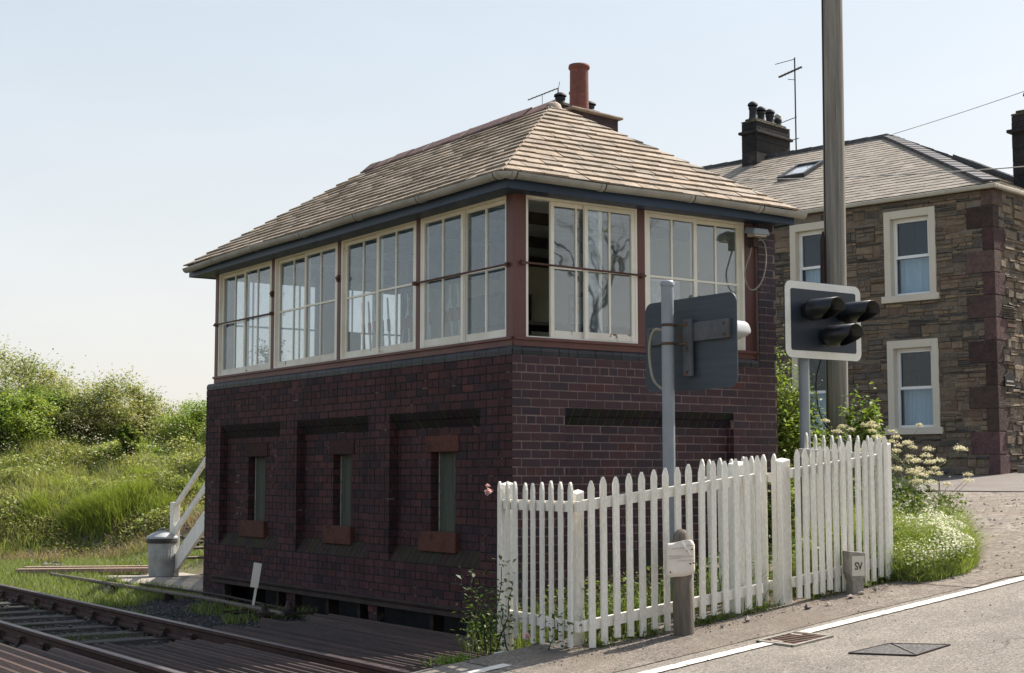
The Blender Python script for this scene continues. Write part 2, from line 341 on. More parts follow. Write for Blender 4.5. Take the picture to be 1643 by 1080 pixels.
def groundmat(name, stops, s1, s2, bumps, bstr=.6, bdist=.01, big=None, rough=.9, speck=None, wear=False):
    m,nt,out=nodes(name); b=N(nt,'ShaderNodeBsdfPrincipled'); nt.links.new(b.outputs[0],out.inputs[0]); b.inputs['Roughness'].default_value=rough
    b.inputs['Specular IOR Level'].default_value=.25
    tc=N(nt,'ShaderNodeTexCoord'); co=tc.outputs['Object']
    col=ramp_n(nt,noise_n(nt,co,s1,8,.72),stops)
    f=ramp_n(nt,noise_n(nt,co,s2,3,.8),[(.25,.55),(.5,1.0),(.75,1.35)])
    col=mix_n(nt,1.0,col,f,'MULTIPLY')
    if speck:
        v=N(nt,'ShaderNodeTexVoronoi'); v.inputs['Scale'].default_value=speck; nt.links.new(co,v.inputs['Vector'])
        vr=ramp_n(nt,v.outputs['Color'],[(.1,.45),(.5,1.0),(.9,1.5)]); col=mix_n(nt,.75,col,vr,'MULTIPLY')
    if big:
        col=mix_n(nt,ramp_n(nt,noise_n(nt,co,.9,5,.6,.6),[(.45,0),(.68,1)]),col,big)
    if wear:   # sealed cracks, oil stains and paler traffic-polished patches
        dn=N(nt,'ShaderNodeTexNoise'); dn.inputs['Scale'].default_value=2.2; dn.inputs['Detail'].default_value=6; nt.links.new(co,dn.inputs['Vector'])
        va=N(nt,'ShaderNodeVectorMath',operation='MULTIPLY_ADD'); nt.links.new(dn.outputs['Color'],va.inputs[0]); va.inputs[1].default_value=(.55,.55,.55); nt.links.new(co,va.inputs[2])
        vo=N(nt,'ShaderNodeTexVoronoi',feature='DISTANCE_TO_EDGE'); vo.inputs['Scale'].default_value=.42; nt.links.new(va.outputs[0],vo.inputs['Vector'])
        cr=ramp_n(nt,vo.outputs['Distance'],[(.002,1),(.009,0)]); gate=ramp_n(nt,noise_n(nt,co,.7,2),[(.60,0),(.68,.6)])
        cg=mix_n(nt,1.0,cr,gate,'MULTIPLY'); col=mix_n(nt,cg,col,(.06,.053,.045))
        col=mix_n(nt,ramp_n(nt,noise_n(nt,co,1.1,7,.72,.8),[(.50,0),(.70,.55)]),col,(.13,.115,.098))
        col=mix_n(nt,ramp_n(nt,noise_n(nt,co,7,5,.7),[(.66,0),(.74,.7)]),col,(.09,.078,.065))
    nt.links.new(col,b.inputs['Base Color'])
    bp=N(nt,'ShaderNodeBump'); bp.inputs['Strength'].default_value=bstr; bp.inputs['Distance'].default_value=bdist
    nt.links.new(noise_n(nt,co,bumps,6,.8),bp.inputs['Height']); nt.links.new(bp.outputs[0],b.inputs['Normal'])
    return m
asph=groundmat('asphalt',[(.3,(.18,.16,.134)),(.55,(.245,.218,.182)),(.75,(.29,.26,.218))],1.6,55,90,1.0,.010,None,.85,85,True)
footm=groundmat('gritty_footway',[(.3,(.16,.138,.115)),(.5,(.24,.207,.172)),(.72,(.34,.295,.245))],2.6,48,70,1,.02,(.22,.18,.14),.92,55,True)
gravm=groundmat('gravel',[(.3,(.16,.135,.11)),(.5,(.27,.235,.195)),(.72,(.38,.33,.275))],3.0,30,34,1,.03,(.24,.195,.155),.95,26)
ballm=groundmat('ballast_bed',[(.3,(.018,.016,.016)),(.5,(.045,.040,.038)),(.75,(.085,.075,.068))],4,26,30,1,.04,(.02,.018,.018),.95,22)
newasph=groundmat('drive_asphalt',[(.3,(.14,.12,.105)),(.7,(.19,.17,.15))],1.2,70,90,.4,.004,None,.85,120)
rz=lambda x,y: road_z(x)
tag(sheet('road',-1.9,24,-12,-3.55,.008,asph,.5,rz),kind='structure')
tag(sheet('crossing_road',-9,-1.9,-12,-2.08,.010,asph,.5,rz),kind='structure')
tag(sheet('pavement',-1.9,3.4,-3.55,-2.08,.012,footm,.25,rz,.04),kind='structure')
tag(sheet('gravel_path',2.4,12.2,-3.6,3.6,.016,gravm,.25,lambda x,y: road_z(x),.12),kind='structure')
tag(sheet('driveway',10.6,24,-3.5,12,.030,newasph,.5,lambda x,y: road_z(x)+.02*sst(10.6,11.5,x),.12),kind='structure')
tag(sheet('ballast',-6,.35,-1.95,30,.012,ballm,.25,ground),kind='structure')

# painted lines (worn edges)
def line(name,x0,x1,y0,w,bend=0):
    mb=MB(); n=int((x1-x0)/.03); pts=[]
    for i in range(n+1):
        x=x0+(x1-x0)*i/n; e1=noise.noise(Vector((x*14,1,0)))*.012; e2=noise.noise(Vector((x*14,5,0)))*.012
        yc=y0+bend*max(0,x-2.0)**2
        pts+=[(x,yc-w/2+e1,road_z(x)+.017),(x,yc+w/2+e2,road_z(x)+.017)]
    mb.add(pts,[(2*i,2*i+2,2*i+3,2*i+1) for i in range(n)])
    return mb.build(name,M('road_paint',(.66,.62,.55),(.56,.52,.45),scale=6,rough=.8,patch=(.2,.17,.14),pscale=11,plo=.60,phi=.66))
tag(line('road_line',.12,7.5,-3.74,.125,.012),'long worn white edge line curving up the road from the gully grate','road marking')
tag(line('road_line',-1.75,-.12,-3.80,.125),'short white edge line between the gully grate and the bottom of the frame','road marking')
tag(line('road_line',-4.2,-1.78,-2.56,.13),'stub of white line on the crossing beside the sleepers at the bottom edge','road marking')

# gully grate, manhole
t=thing('gully_grate','rusty slotted gully grate at the end of the white road line','drain cover',(0,-3.87,road_z(0)))
mb=MB(); zz=lambda x: road_z(x)+.0
def rbar(mb,x0,x1,y0,y1,h0,h1,col=(1,1,1)):
    mb.hexa([(x0,y0,road_z(x0)+h0),(x1,y0,road_z(x1)+h0),(x1,y1,road_z(x1)+h0),(x0,y1,road_z(x0)+h0),(x0,y0,road_z(x0)+h1),(x1,y0,road_z(x1)+h1),(x1,y1,road_z(x1)+h1),(x0,y1,road_z(x0)+h1)],col)
for (a,b,c,d) in ((-.22,-.19,-4.05,-3.67),(.17,.20,-4.05,-3.67),(-.22,.2,-4.07,-4.04),(-.22,.2,-3.69,-3.66)): rbar(mb,a,b,c,d,.0,.024)
mb.build('frame',W['concrete'],t)
mb=MB()
for k in range(7): x=-.175+k*.052; rbar(mb,x,x+.026,-4.035,-3.695,.0,.020)
mb.build('grating',W['rust'],t)
mb=MB(); rbar(mb,-.188,.168,-4.038,-3.692,.0,.0135); mb.build('void',W['inkblack'],t)
t=thing('manhole_cover','dark diamond shaped iron cover with patterned halves set in the road','manhole cover',(.07,-4.84,road_z(.07)))
P=[(-.20,-4.60),(.19,-4.63),(.36,-5.04),(-.04,-5.07)]
def rpoly(mb,pts,h0,h1):
    mb.prism([(x,y,road_z(x)+h0) for x,y in pts],(0,0,h1-h0))
mb=MB(); rpoly(mb,[P[0],P[1],P[3]],.0,.016); mb.build('cover_half',W['castiron'],t)
mb=MB(); e=.012; rpoly(mb,[(P[1][0]+e,P[1][1]-e),P[2],(P[3][0]+e,P[3][1]-e*.3)],.0,.016); mb.build('cover_half',W['castiron'],t)
mb=MB()
for i in range(4):
    a=Vector((P[i][0],P[i][1],road_z(P[i][0])+.010)); q=P[(i+1)%4]; b=Vector((q[0],q[1],road_z(q[0])+.010)); mb.bar(a,b,.016,.018)
mb.build('frame',W['iron'],t)

# ------------------------------------------------------------------ brickwork
Z0=-.306; C=.0859
def zk(k): return Z0+C*k
class Fr:
    def __init__(s,O,U,Nn): s.O=Vector(O); s.U=Vector(U); s.N=Vector(Nn)
    def P(s,u,v,w): return s.O+s.U*u+Vector((0,0,v))+s.N*w
    def box(s,mb,u0,u1,v0,v1,w0,w1,col=(1,1,1),m=0):
        P=s.P; pts=[P(u0,v0,w1),P(u1,v0,w1),P(u1,v0,w0),P(u0,v0,w0),P(u0,v1,w1),P(u1,v1,w1),P(u1,v1,w0),P(u0,v1,w0)]
        if s.U.cross(Vector((0,0,1))).dot(s.N)<0: pts=[pts[i] for i in (1,0,3,2,5,4,7,6)]
        mb.hexa(pts,col,m)
TRK=Fr((0,0,0),(0,1,0),(-1,0,0)); END=Fr((0,0,0),(1,0,0),(0,-1,0))
def bcol(mode):
    r=random.random(); v=random.uniform(.84,1.16)
    if mode=='end': c=(.086,.034,.042) if r<.50 else (.070,.032,.043) if r<.80 else (.052,.029,.042) if r<.94 else (.115,.036,.032)
    elif mode=='pier': c=(.058,.028,.040) if r<.6 else (.036,.024,.038)
    else: c=(.088,.039,.040) if r<.52 else (.072,.036,.041) if r<.82 else (.048,.029,.035) if r<.94 else (.105,.043,.040)
    return tuple(x*v for x in c)
def clip(a,b,holes):
    seg=[(a,b)]
    for (h0,h1) in holes:
        ns=[]
        for (p,q) in seg:
            if h1<=p or h0>=q: ns.append((p,q)); continue
            if h0>p: ns.append((p,h0))
            if h1<q: ns.append((h1,q))
        seg=ns
    return seg
def bricks(mb,fr,u0,u1,k0,k1,w=0,holes=(),mode='trk',L=.232,depth=.012,j=.011,slab=.1):
    for k in range(k0,k1):
        hs=[(h[0],h[1]) for h in holes if h[2]<=k<h[3]]
        za,zb=zk(k),zk(k+1)
        hdr = (k%4==0) if mode=='trk' else (k%6==3)
        l = L/2 if hdr else L
        off = (0 if k%2 else -.5*l) if not hdr else (-.25*L if k%2 else 0)
        for (p,q) in clip(u0,u1,hs):
            if q-p<.02: continue
            fr.box(mb,p+(.01 if p>u0-.001 else 0),q-.008,za,zb,w-slab,w-.0045,(1,1,1),1)
            u=u0+off
            while u<q:
                a=max(u,p); b=min(u+l,q)
                if b-a>.03:
                    jz=random.uniform(-.0012,.0012); pr=random.uniform(-.0015,.0015)
                    ga=j/2 if a>p+.001 else 0; gb=j/2 if b<q-.001 else 0
                    q_=[random.uniform(0,.003)*(2.2 if mode=='trk' else 1) for _ in range(4)]; P=fr.P; lo,hi=za+j/2+jz,zb-j/2+jz
                    A=[P(a+ga+q_[0],lo+q_[1]*.6,w+pr),P(b-gb-q_[1],lo+q_[2]*.5,w+pr),P(b-gb-q_[2],hi-q_[0]*.6,w+pr),P(a+ga+q_[3],hi-q_[3]*.6,w+pr)]
                    if fr.U.cross(Vector((0,0,1))).dot(fr.N)<0: A=[A[1],A[0],A[3],A[2]]
                    B_=[v_-fr.N*(depth+pr) for v_ in A]; mb.add(A+B_,[(0,1,2,3),(4,5,1,0),(5,6,2,1),(6,7,3,2),(7,4,0,3)],bcol(mode),0)
                u+=l
def slope_bricks(mb,fr,u0,u1,zt,wt,zb,wb,mode,up,L=.115,colf=None,j=.007):
    """one course of specials lying on a sloping face from (zt,wt) down to (zb,wb)"""
    u=u0
    nv=Vector((0,0,1))
    while u<u1-.02:
        b=min(u+L,u1); c=colf() if colf else bcol(mode)
        P=fr.P; g=j/2; t=.02
        s = 1 if up else -1
        pts=[P(u+g,zb,wb),P(b-g,zb,wb),P(b-g,zt,wt),P(u+g,zt,wt)]
        d=fr.N*(-t)
        ba=[p+d for p in pts]
        pts2=pts+ba
        mb.add(pts2,[(0,1,2,3),(7,6,5,4),(0,4,5,1),(1,5,6,2),(2,6,7,3),(3,7,4,0)],c,0)
        u=b
    mid=.006
    mb.add([fr.P(u0,zb,wb-mid),fr.P(u1,zb,wb-mid),fr.P(u1,zt,wt-mid),fr.P(u0,zt,wt-mid)],[(0,1,2,3)],(1,1,1),1)

SB=thing('signal_box','dark brick signal box with cream sliding windows and a hipped stone slate roof','signal box',(0,0,-.3))
YL=7.72; XL=3.62; e=.0015
REC=[(.585,2.45),(2.95,4.80),(5.30,7.20)]
SLOT=[(1.24,1.73),(3.57,4.02),(5.97,6.49)]
UND=[(.35,2.70),(2.92,4.80),(5.05,6.95)]
RD=.11
mb=MB()
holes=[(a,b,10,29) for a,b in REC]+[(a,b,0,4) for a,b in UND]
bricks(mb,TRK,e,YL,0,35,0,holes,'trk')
for (a,b),(c,d) in zip(REC,SLOT):
    bricks(mb,TRK,a-.05,b+.05,10,29,-RD,[(c,d,14,24)],'trk')
    # reveals of the recess, both cheeks
    bricks(mb,Fr((0,b,0),(1,0,0),(0,-1,0)),.0135,RD,10,29,0,(),'trk',L=.11,slab=.03)
    bricks(mb,Fr((0,a,0),(1,0,0),(0,1,0)),.0135,RD,10,29,0,(),'trk',L=.11,slab=.03)
    # slot cheeks
    bricks(mb,Fr((RD,d,0),(1,0,0),(0,-1,0)),.013,.12,14,24,0,(),'trk',L=.11,slab=.03)
    bricks(mb,Fr((RD,c,0),(1,0,0),(0,1,0)),.013,.12,14,24,0,(),'trk',L=.11,slab=.03)
mb.build('track_wall',[W['brick_old'],W['mortar_dark']],SB)
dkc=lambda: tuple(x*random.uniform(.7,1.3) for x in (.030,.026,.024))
msc=lambda: tuple(x*random.uniform(.8,1.2) for x in (1.25,1.0,.95))
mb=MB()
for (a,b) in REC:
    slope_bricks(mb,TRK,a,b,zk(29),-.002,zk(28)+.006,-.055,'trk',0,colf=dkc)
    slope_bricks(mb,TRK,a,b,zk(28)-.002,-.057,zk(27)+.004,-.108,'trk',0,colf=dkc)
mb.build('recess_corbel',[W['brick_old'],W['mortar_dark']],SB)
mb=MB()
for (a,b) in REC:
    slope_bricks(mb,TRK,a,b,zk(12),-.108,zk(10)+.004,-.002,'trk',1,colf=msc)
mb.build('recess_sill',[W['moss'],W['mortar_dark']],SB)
SOOT=[(.75,.72,.72),(.34,.36,.42),(.30,.30,.33)]
for (c,d),so_ in zip(SLOT,SOOT):
    mb=MB(); TRK.box(mb,c-.09,d+.10,zk(24)-.004,zk(26)+.002,-RD-.05,-RD+.014,so_); mb.build('lintel',W['sandstone'],SB,.008)
    mb=MB(); TRK.box(mb,c-.10,d+.17,zk(12)-.04,zk(14)+.004,-RD-.05,-RD+.055,(.62+so_[0]*.2,)*3); mb.build('sill',W['sandstone'],SB,.008)
    mb=MB(); TRK.box(mb,c,d,zk(14),zk(24),-RD-.14,-RD-.10)
    mb.build('window_board',W['board'],SB)
    mb=MB(); z=zk(14)
    while z<zk(24)-.02:
        h=random.uniform(.02,.05); TRK.box(mb,d-.016-random.uniform(.004,.016),d-.0135,z,min(z+h,zk(24)),-RD-.0998,-RD-.093); z+=h*.9
    mb.build('sealant_bead',W['sealant'],SB)
# iron beam over the rodding openings
mb=MB(); TRK.box(mb,.25,7.35,zk(4)+.002,zk(4)+.05,-.10,.035); TRK.box(mb,.25,7.35,zk(4)+.052,zk(5)-.01,-.10,.012); TRK.box(mb,.25,7.35,zk(5)-.01,zk(5)+.018,-.1,.045); mb.build('plinth_beam',W['iron'],SB,.004)
mb=MB(); TRK.box(mb,.2,7.4,-.45,zk(4)+.1,-.50,-.45); mb.build('opening_shade',W['opening_shade'],SB)  # dark sheet behind the openings, their bluish shade put into its colour
for y in (.85,1.75,3.4,4.2,5.6,6.3):
    mb=MB(); TRK.box(mb,y,y+.07,-.4,zk(4),-.3,-.16); TRK.box(mb,y-.06,y+.13,-.4,-.2,-.34,-.12); mb.build('rodding_frame',W['iron'],SB)

# end wall
mb=MB()
ER=(.66,2.95)
bricks(mb,END,e,XL,0,35,0,[(ER[0],ER[1],10,29)],'end')
bricks(mb,END,ER[0]-.05,ER[1]+.05,10,29,-RD,(),'end')
bricks(mb,Fr((ER[1],0,0),(0,1,0),(-1,0,0)),.0135,RD,10,29,0,(),'end',L=.11,slab=.03)
bricks(mb,Fr((ER[0],0,0),(0,1,0),(1,0,0)),.0135,RD,10,29,0,(),'end',L=.11,slab=.03)
bricks(mb,END,3.36,XL,35,54,-.0,(),'pier')
mb.build('end_wall',[W['brick'],W['mortar']],SB)
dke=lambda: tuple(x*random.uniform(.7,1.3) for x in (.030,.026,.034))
mb=MB()
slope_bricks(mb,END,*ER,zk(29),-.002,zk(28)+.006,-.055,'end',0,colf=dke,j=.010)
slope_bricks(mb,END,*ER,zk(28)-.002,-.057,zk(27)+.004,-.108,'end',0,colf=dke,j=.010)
mb.build('recess_corbel',[W['brick'],M('mortar_yellow',(.24,.21,.10),(.12,.11,.06),scale=5,rough=.95)],SB)
mb=MB(); slope_bricks(mb,END,*ER,zk(12),-.108,zk(10)+.004,-.002,'end',1,colf=msc); mb.build('recess_sill',[W['moss'],W['mortar']],SB)
# remaining two walls (far end and rear) as brick
FAR=Fr((0,YL,0),(1,0,0),(0,1,0)); REAR=Fr((XL,0,0),(0,1,0),(1,0,0))
mb=MB(); bricks(mb,FAR,e,XL,0,31,0,(),'trk'); mb.build('far_wall',[W['brick_old'],W['mortar_dark']],SB)
mb=MB(); bricks(mb,REAR,.013,YL-.013,0,54,0,(),'pier'); mb.build('rear_wall',[W['brick'],W['mortar']],SB)

# blue bullnose coping course
mb=MB()
def coping(fr,u0,u1):
    u=u0
    while u<u1-.01:
        b=min(u+random.choice((.23,.23,.115)),u1); P=fr.P; c=tuple(random.uniform(.75,1.3) for _ in range(1))*3
        z0=2.702; z1=2.79; r=.035
        prof=[(-.12,z0),(.004,z0),(.006,z1-r*1.2),(-.004,z1-r*.4),(-.02,z1),(-.12,z1+.006)]
        g=.003
        pts=[P(u+g,z,w) for (w,z) in prof]
        if fr is TRK: pts=pts[::-1]
        mb.prism(pts, fr.U*(b-u-2*g), c); u=b
coping(TRK,0,YL-.01); coping(END,.007,3.355)
mb.build('brick_coping',W['bullnose'],SB)

# timber frame
INS=.05; ZS=2.79; ZB=2.885; ZT=4.36
mb=MB(); TRK.box(mb,.055,7.56,ZS+.004,ZB,-.16,-INS+.012); TRK.box(mb,.055,7.56,ZB-.028,ZB+.003,-.16,-INS+.035)
END.box(mb,.052,3.355,ZS+.004,ZB,-.16,-INS+.0125); END.box(mb,.053,3.35,ZB-.028,ZB+.0035,-.16,-INS+.0355)
mb.build('sill_beam',W['brown'],SB,.004)
mb=MB(); mb.box(.045,.205,.045,.175,ZB,4.40); mb.build('corner_post',W['brown'],SB,.006)
mb=MB(); mb.box(.045,.14,7.47,7.57,ZB,4.40); mb.build('corner_post',W['brown'],SB,.006)
for y in (1.93,3.81,5.68):
    mb=MB(); mb.box(.048,.15,y-.042,y+.042,ZB,4.40); mb.build('mullion_post',W['brown'],SB,.005)
mb=MB(); mb.box(1.655,1.755,.048,.15,ZB,4.40); mb.build('mullion_post',W['brown'],SB,.005)
mb=MB(); mb.box(3.20,3.352,.048,.15,ZB,4.40); mb.build('mullion_post',W['brown'],SB,.005)

def frame_bay(fr,u0,u1,sashes,name='window',glass=W['glass'],mat=W['cream'],worn=W['creamworn'],wo=-INS,zb=ZB,zt=ZT,zm=3.63):
    mb=MB(); t=.032
    fr.box(mb,u0,u0+t,zb,zt,wo-.10,wo-.004); fr.box(mb,u1-t,u1,zb,zt,wo-.10,wo-.004)
    fr.box(mb,u0+t,u1-t,zt-.045,zt+.03,wo-.10,wo-.003); fr.box(mb,u0+t,u1-t,zb,zb+.018,wo-.1,wo-.003)
    f=mb.build(name,mat,SB,.003)
    for (a,b,off,st) in sashes:
        mb=MB(); w1=wo-.008-off; w0=w1-.032; s=.045
        z0=zb+.02; z1=zt-.048
        fr.box(mb,a,a+s,z0,z1,w0,w1); fr.box(mb,b-s,b,z0,z1,w0,w1)
        fr.box(mb,a+s,b-s,z1-.04,z1,w0+.001,w1-.001)
        m=(a+b)/2; fr.box(mb,m-.011,m+.011,z0+.07,z1-.04,w0+.006,w1-.004)
        fr.box(mb,a+s,m-.011,zm-.012,zm+.012,w0+.006,w1-.003); fr.box(mb,m+.011,b-s,zm-.012,zm+.012,w0+.006,w1-.003)
        mb.build('sash',mat,f,.002)
        mb=MB(); fr.box(mb,a+s,b-s,z0,z0+.075,w0+.001,w1-.0015); mb.build('bottom_rail',worn,f,.003)
        mb=MB(); g=w0+.014
        for (p,q) in ((a+s-.004,m-.008),(m+.008,b-s+.004)):
            for (r_,t_) in ((z0+.07,zm-.01),(zm+.01,z1-.036)):
                fr.box(mb,p,q,r_,t_,g-.0015,g+.0015)
        mb.build('glass',glass,f)
bays=[(.175,1.888),(1.972,3.768),(3.852,5.638),(5.722,7.47)]
for i,(a,b) in enumerate(bays):
    m=(a+b)/2; o1,o2=(.036,0) if i in(0,) else (0,.036)
    frame_bay(TRK,a,b,[(a+.033,m+.022,o1,0),(m-.022,b-.033,o2,0)])
a,b=.205,1.655; frame_bay(END,a,b,[(.545,1.21,.036,0),(.955,b-.033,0,0)],glass=W['glassopen'])
a,b=1.755,3.20; m=(a+b)/2; frame_bay(END,a,b,[(a+.033,m+.022,0,0),(m-.022,b-.033,.036,0)],glass=W['glassopen'])
FARW=Fr((0,YL-.1,0),(1,0,0),(0,1,0))
frame_bay(FARW,.2,1.75,[(.233,1.0,0,0),(.96,1.717,.036,0)],glass=W['glassopen'])
frame_bay(FARW,1.8,3.4,[(1.833,2.62,0,0),(2.58,3.367,.036,0)],glass=W['glassopen'])
# restraint rods
def rodp(pts,br):
    mb=MB(); mb.tube(pts,.011,8); 
    for p in br: mb.box(p[0]-.02,p[0]+.02,p[1]-.02,p[1]+.02,p[2]-.022,p[2]+.022)
    mb.build('window_bar',W['rod'],SB)
rodp([(.02,.10,3.62),(.02,2.0,3.62)],[(.028,.12,3.62),(.028,1.96,3.62)])
rodp([(.02,5.64,3.62),(.02,7.56,3.62)],[(.028,5.67,3.62),(.028,7.5,3.62)])
rodp([(.12,.02,3.64),(1.74,.02,3.62)],[(.15,.028,3.64),(1.7,.028,3.62)])
for y in (3.81,5.68):
    mb=MB(); mb.box(.025,.05,y-.02,y+.02,3.84,3.92); mb.tube([(.03,y-.05,3.9),(.02,y,3.86),(.03,y+.05,3.9)],.008,6); mb.build('catch',W['rod'],SB)
# head beam, soffit, fascia
EV=4.45; OV=.30
mb=MB(); mb.box(.06,.16,.18,7.6,4.39,4.47); mb.box(.06,3.36,.06,.16,4.392,4.472); mb.build('head_beam',W['cream'],SB)
mb=MB(); mb.box(-.19,.06,-.19,7.9,4.335,4.35); mb.box(.06,3.62,-.19,.045,4.336,4.351); mb.box(3.62,3.72,-.19,7.9,4.337,4.352); mb.box(0.06,3.62,7.57,7.9,4.338,4.353); mb.build('soffit',W['navy'],SB)
mb=MB(); mb.box(-.215,-.19,-.215,7.9,4.325,4.45); mb.box(-.19,3.70,-.216,-.19,4.324,4.451); mb.box(3.70,3.725,-.215,7.9,4.325,4.45); mb.box(-.215,3.725,7.9,7.925,4.325,4.45); mb.build('fascia',W['navy'],SB,.004)
# gutter
mb=MB()
def halfpipe(mb,a,b,r=.062,n=9,t=.006):
    a=Vector(a); b=Vector(b); d=(b-a).normalized(); x=d.cross(Vector((0,0,1))).normalized()
    vs=[]; fs=[]
    for p in (a,b):
        for rr in (r,r-t):
            for j in range(n+1):
                th=PI+PI*j/n; vs.append(p+x*math.cos(th)*rr+Vector((0,0,1))*math.sin(th)*rr)
    k=n+1
    for j in range(n): fs+= [(j,j+1,2*k+j+1,2*k+j),(k+j+1,k+j,3*k+j,3*k+j+1)]
    fs+=[(0,2*k,3*k,k),(n,k+n,3*k+n,2*k+n)]
    for q in (0,2*k):
        for j in range(n): fs.append((q+j,q+k+j,q+k+j+1,q+j+1))
    mb.add(vs,fs,smooth=False)
GX=-.282; GZ=4.468
dip=lambda t,L: -.02*math.sin(PI*t/L)
def gl(mb,pts,r=.062,t=.006,n=9):
    pts=[Vector(p) for p in pts]; K=len(pts); k=n+1; vs=[]; fs=[]
    for i,p in enumerate(pts):
        d0=(pts[i]-pts[i-1]).normalized() if i else (pts[1]-pts[0]).normalized(); d1=(pts[i+1]-pts[i]).normalized() if i<K-1 else d0
        x0=d0.cross(Vector((0,0,1))).normalized(); x1=d1.cross(Vector((0,0,1))).normalized(); x=(x0+x1).normalized(); x=x/max(.5,x.dot(x0))
        for rr in (r,r-t):
            for j in range(k):
                th=PI+PI*j/n; vs.append(p+x*math.cos(th)*rr+Vector((0,0,1))*math.sin(th)*rr)
    for i in range(K-1):
        q=2*k*i
        for j in range(n): fs+=[(q+j,q+j+1,q+2*k+j+1,q+2*k+j),(q+k+j+1,q+k+j,q+3*k+j,q+3*k+j+1)]
        fs+=[(q,q+2*k,q+3*k,q+k),(q+n,q+k+n,q+3*k+n,q+2*k+n)]
    for q in (0,2*k*(K-1)):
        for j in range(n): fs.append((q+j,q+k+j,q+k+j+1,q+j+1))
    mb.add(vs,fs)
mb=MB()
ys=[-.20,1.3,2.7,4.1,5.5,6.8,7.86]; zo=[0,-.006,.004,-.008,.002,-.01,-.03]
track_run=[(GX,y,GZ+z) for y,z in zip(ys,zo)]
xs=[-.20,.9,2.1,3.1,3.80]; zo2=[0,-.006,.004,-.006,-.018]
end_run=[(x,GX,GZ+z) for x,z in zip(xs,zo2)]
gl(mb,track_run[::-1]+[(GX+.012,-.245,GZ),(-.245,GX+.012,GZ)]+end_run)
gut=mb.build('gutter',W['gutter'],SB)
for (x,y,z,ax) in [(GX,yy,GZ+zz_,1) for yy,zz_ in zip(ys[:-1],zo)]+[(xx,GX,GZ+zz_,0) for xx,zz_ in zip(xs[:-1],zo2)]:
    mb=MB(); d=Vector((0,.022,0)) if ax else Vector((.022,0,0)); halfpipe(mb,Vector((x,y,z))-d,Vector((x,y,z))+d,.07,9,.007)
    mb.build('joint',W['gutterdark'] if random.random()<.0 else W['gutter'],gut)
    mb=MB(); halfpipe(mb,Vector((x,y,z))+d,Vector((x,y,z))+d*1.9,.0685,9,.006); mb.build('joint_seal',W['gutterdark'],gut)

# roof -----------------------------------------------------------------
def slates(mb, Pf, nrm, uL, uR, V, gauge, wmin, wmax, thick, colf, rag=.006, lift=None):
    """Pf(u,v)->point on the roof plane, nrm=normal, uL(v),uR(v) edges, V=slope length"""
    n=int(round(V/gauge)); g=V/n; nrm=Vector(nrm)
    for k in range(n):
        v0=k*g; v1=min(V,v0+g*1.02); L0,R0,L1,R1=uL(v0),uR(v0),uL(v1),uR(v1)
        u=min(L0,L1); first=True; u=L0
        if R0-L0<.02: continue
        cuts=[L0]; x=L0+random.uniform(.4,1)*wmax
        while x<R0-wmin*.5: cuts.append(x); x+=random.uniform(wmin,wmax)
        cuts.append(R0)
        for a,b in zip(cuts,cuts[1:]):
            a1=min(max(a,L1),R1) if a>L0 else L1; b1=max(min(b,R1),L1) if b<R0 else R1
            if b1<=a1+.001: b1=a1+.001
            gp=random.uniform(.004,.008) if (a>L0 and wmax>.345) else (.003 if a>L0 else 0)
            dv=random.uniform(-rag,rag); dv2=dv+random.uniform(-rag,rag)*.6; t=thick*random.uniform(.75,1.3)
            c=colf()
            q=[Pf(a+gp,v0+dv),Pf(b-gp,v0+dv2),Pf(b1-gp,v1),Pf(a1+gp,v1)]
            top=[q[0]+nrm*(t+.012),q[1]+nrm*(t+.012+random.uniform(-.004,.004)),q[2]+nrm*.012,q[3]+nrm*.012]
            bot=[q[0]+nrm*.012,q[1]+nrm*.012,q[2]+nrm*.0,q[3]+nrm*.0]
            mb.add(bot+top,[(4,5,6,7),(0,1,5,4),(1,2,6,5),(3,0,4,7),(0,3,2,1)],c)
RX=1.68; AY=1.64; BY=5.95; RZ=5.80; E0=-.30; EX=3.70; EY=7.90; EZ=4.47
def roofplane(mb,eaveA,eaveB,topA,topB,gauge,wmin,wmax,thick,colf,rag=.006):
    A=Vector(eaveA);B=Vector(eaveB);TA=Vector(topA);TB=Vector(topB)
    ud=(B-A).normalized(); nn=ud.cross(TA-A).normalized()
    vd=nn.cross(ud).normalized(); V=(TA-A).dot(vd); lA=(TA-A).dot(ud); lB=(TB-A).dot(ud); LB=(B-A).length
    slates(mb,lambda u,v:A+ud*u+vd*v,nn,lambda v:lA*v/V,lambda v:LB+(lB-LB)*v/V,V,gauge,wmin,wmax,thick,colf,rag)
def scol(): 
    v=random.uniform(.80,1.14); w=random.uniform(-.04,.04); return (v*(1+w),v,v*(1-w))
a0=(E0,E0,EZ); a1=(EX,E0,EZ); a2=(EX,EY,EZ); a3=(E0,EY,EZ); r0=(RX,AY,RZ); r1=(RX,BY,RZ)
mb=MB()
roofplane(mb,a0,a1,r0,r0,.150,.20,.36,.018,scol,.008)      # end hip
roofplane(mb,a3,a0,r1,r0,.150,.20,.36,.018,scol,.008)      # track side
roofplane(mb,a1,a2,r0,r1,.150,.20,.36,.018,scol,.008)      # rear
roofplane(mb,a2,a3,r1,r1,.150,.20,.36,.018,scol,.008)      # far hip
roof=mb.build('roof',W['slate'],SB)
mb=MB(); d=.012
mb.add([(E0+.02,E0+.02,EZ-d),(EX-.02,E0+.02,EZ-d),(EX-.02,EY-.02,EZ-d),(E0+.02,EY-.02,EZ-d),(RX,AY,RZ-d),(RX,BY,RZ-d)],[(0,1,4),(1,2,5,4),(2,3,5),(3,0,4,5),(3,2,1,0)]); mb.build('roof_deck',W['slateedge'],roof)
mb=MB(); mo=MB(); y=AY-.06; k=0
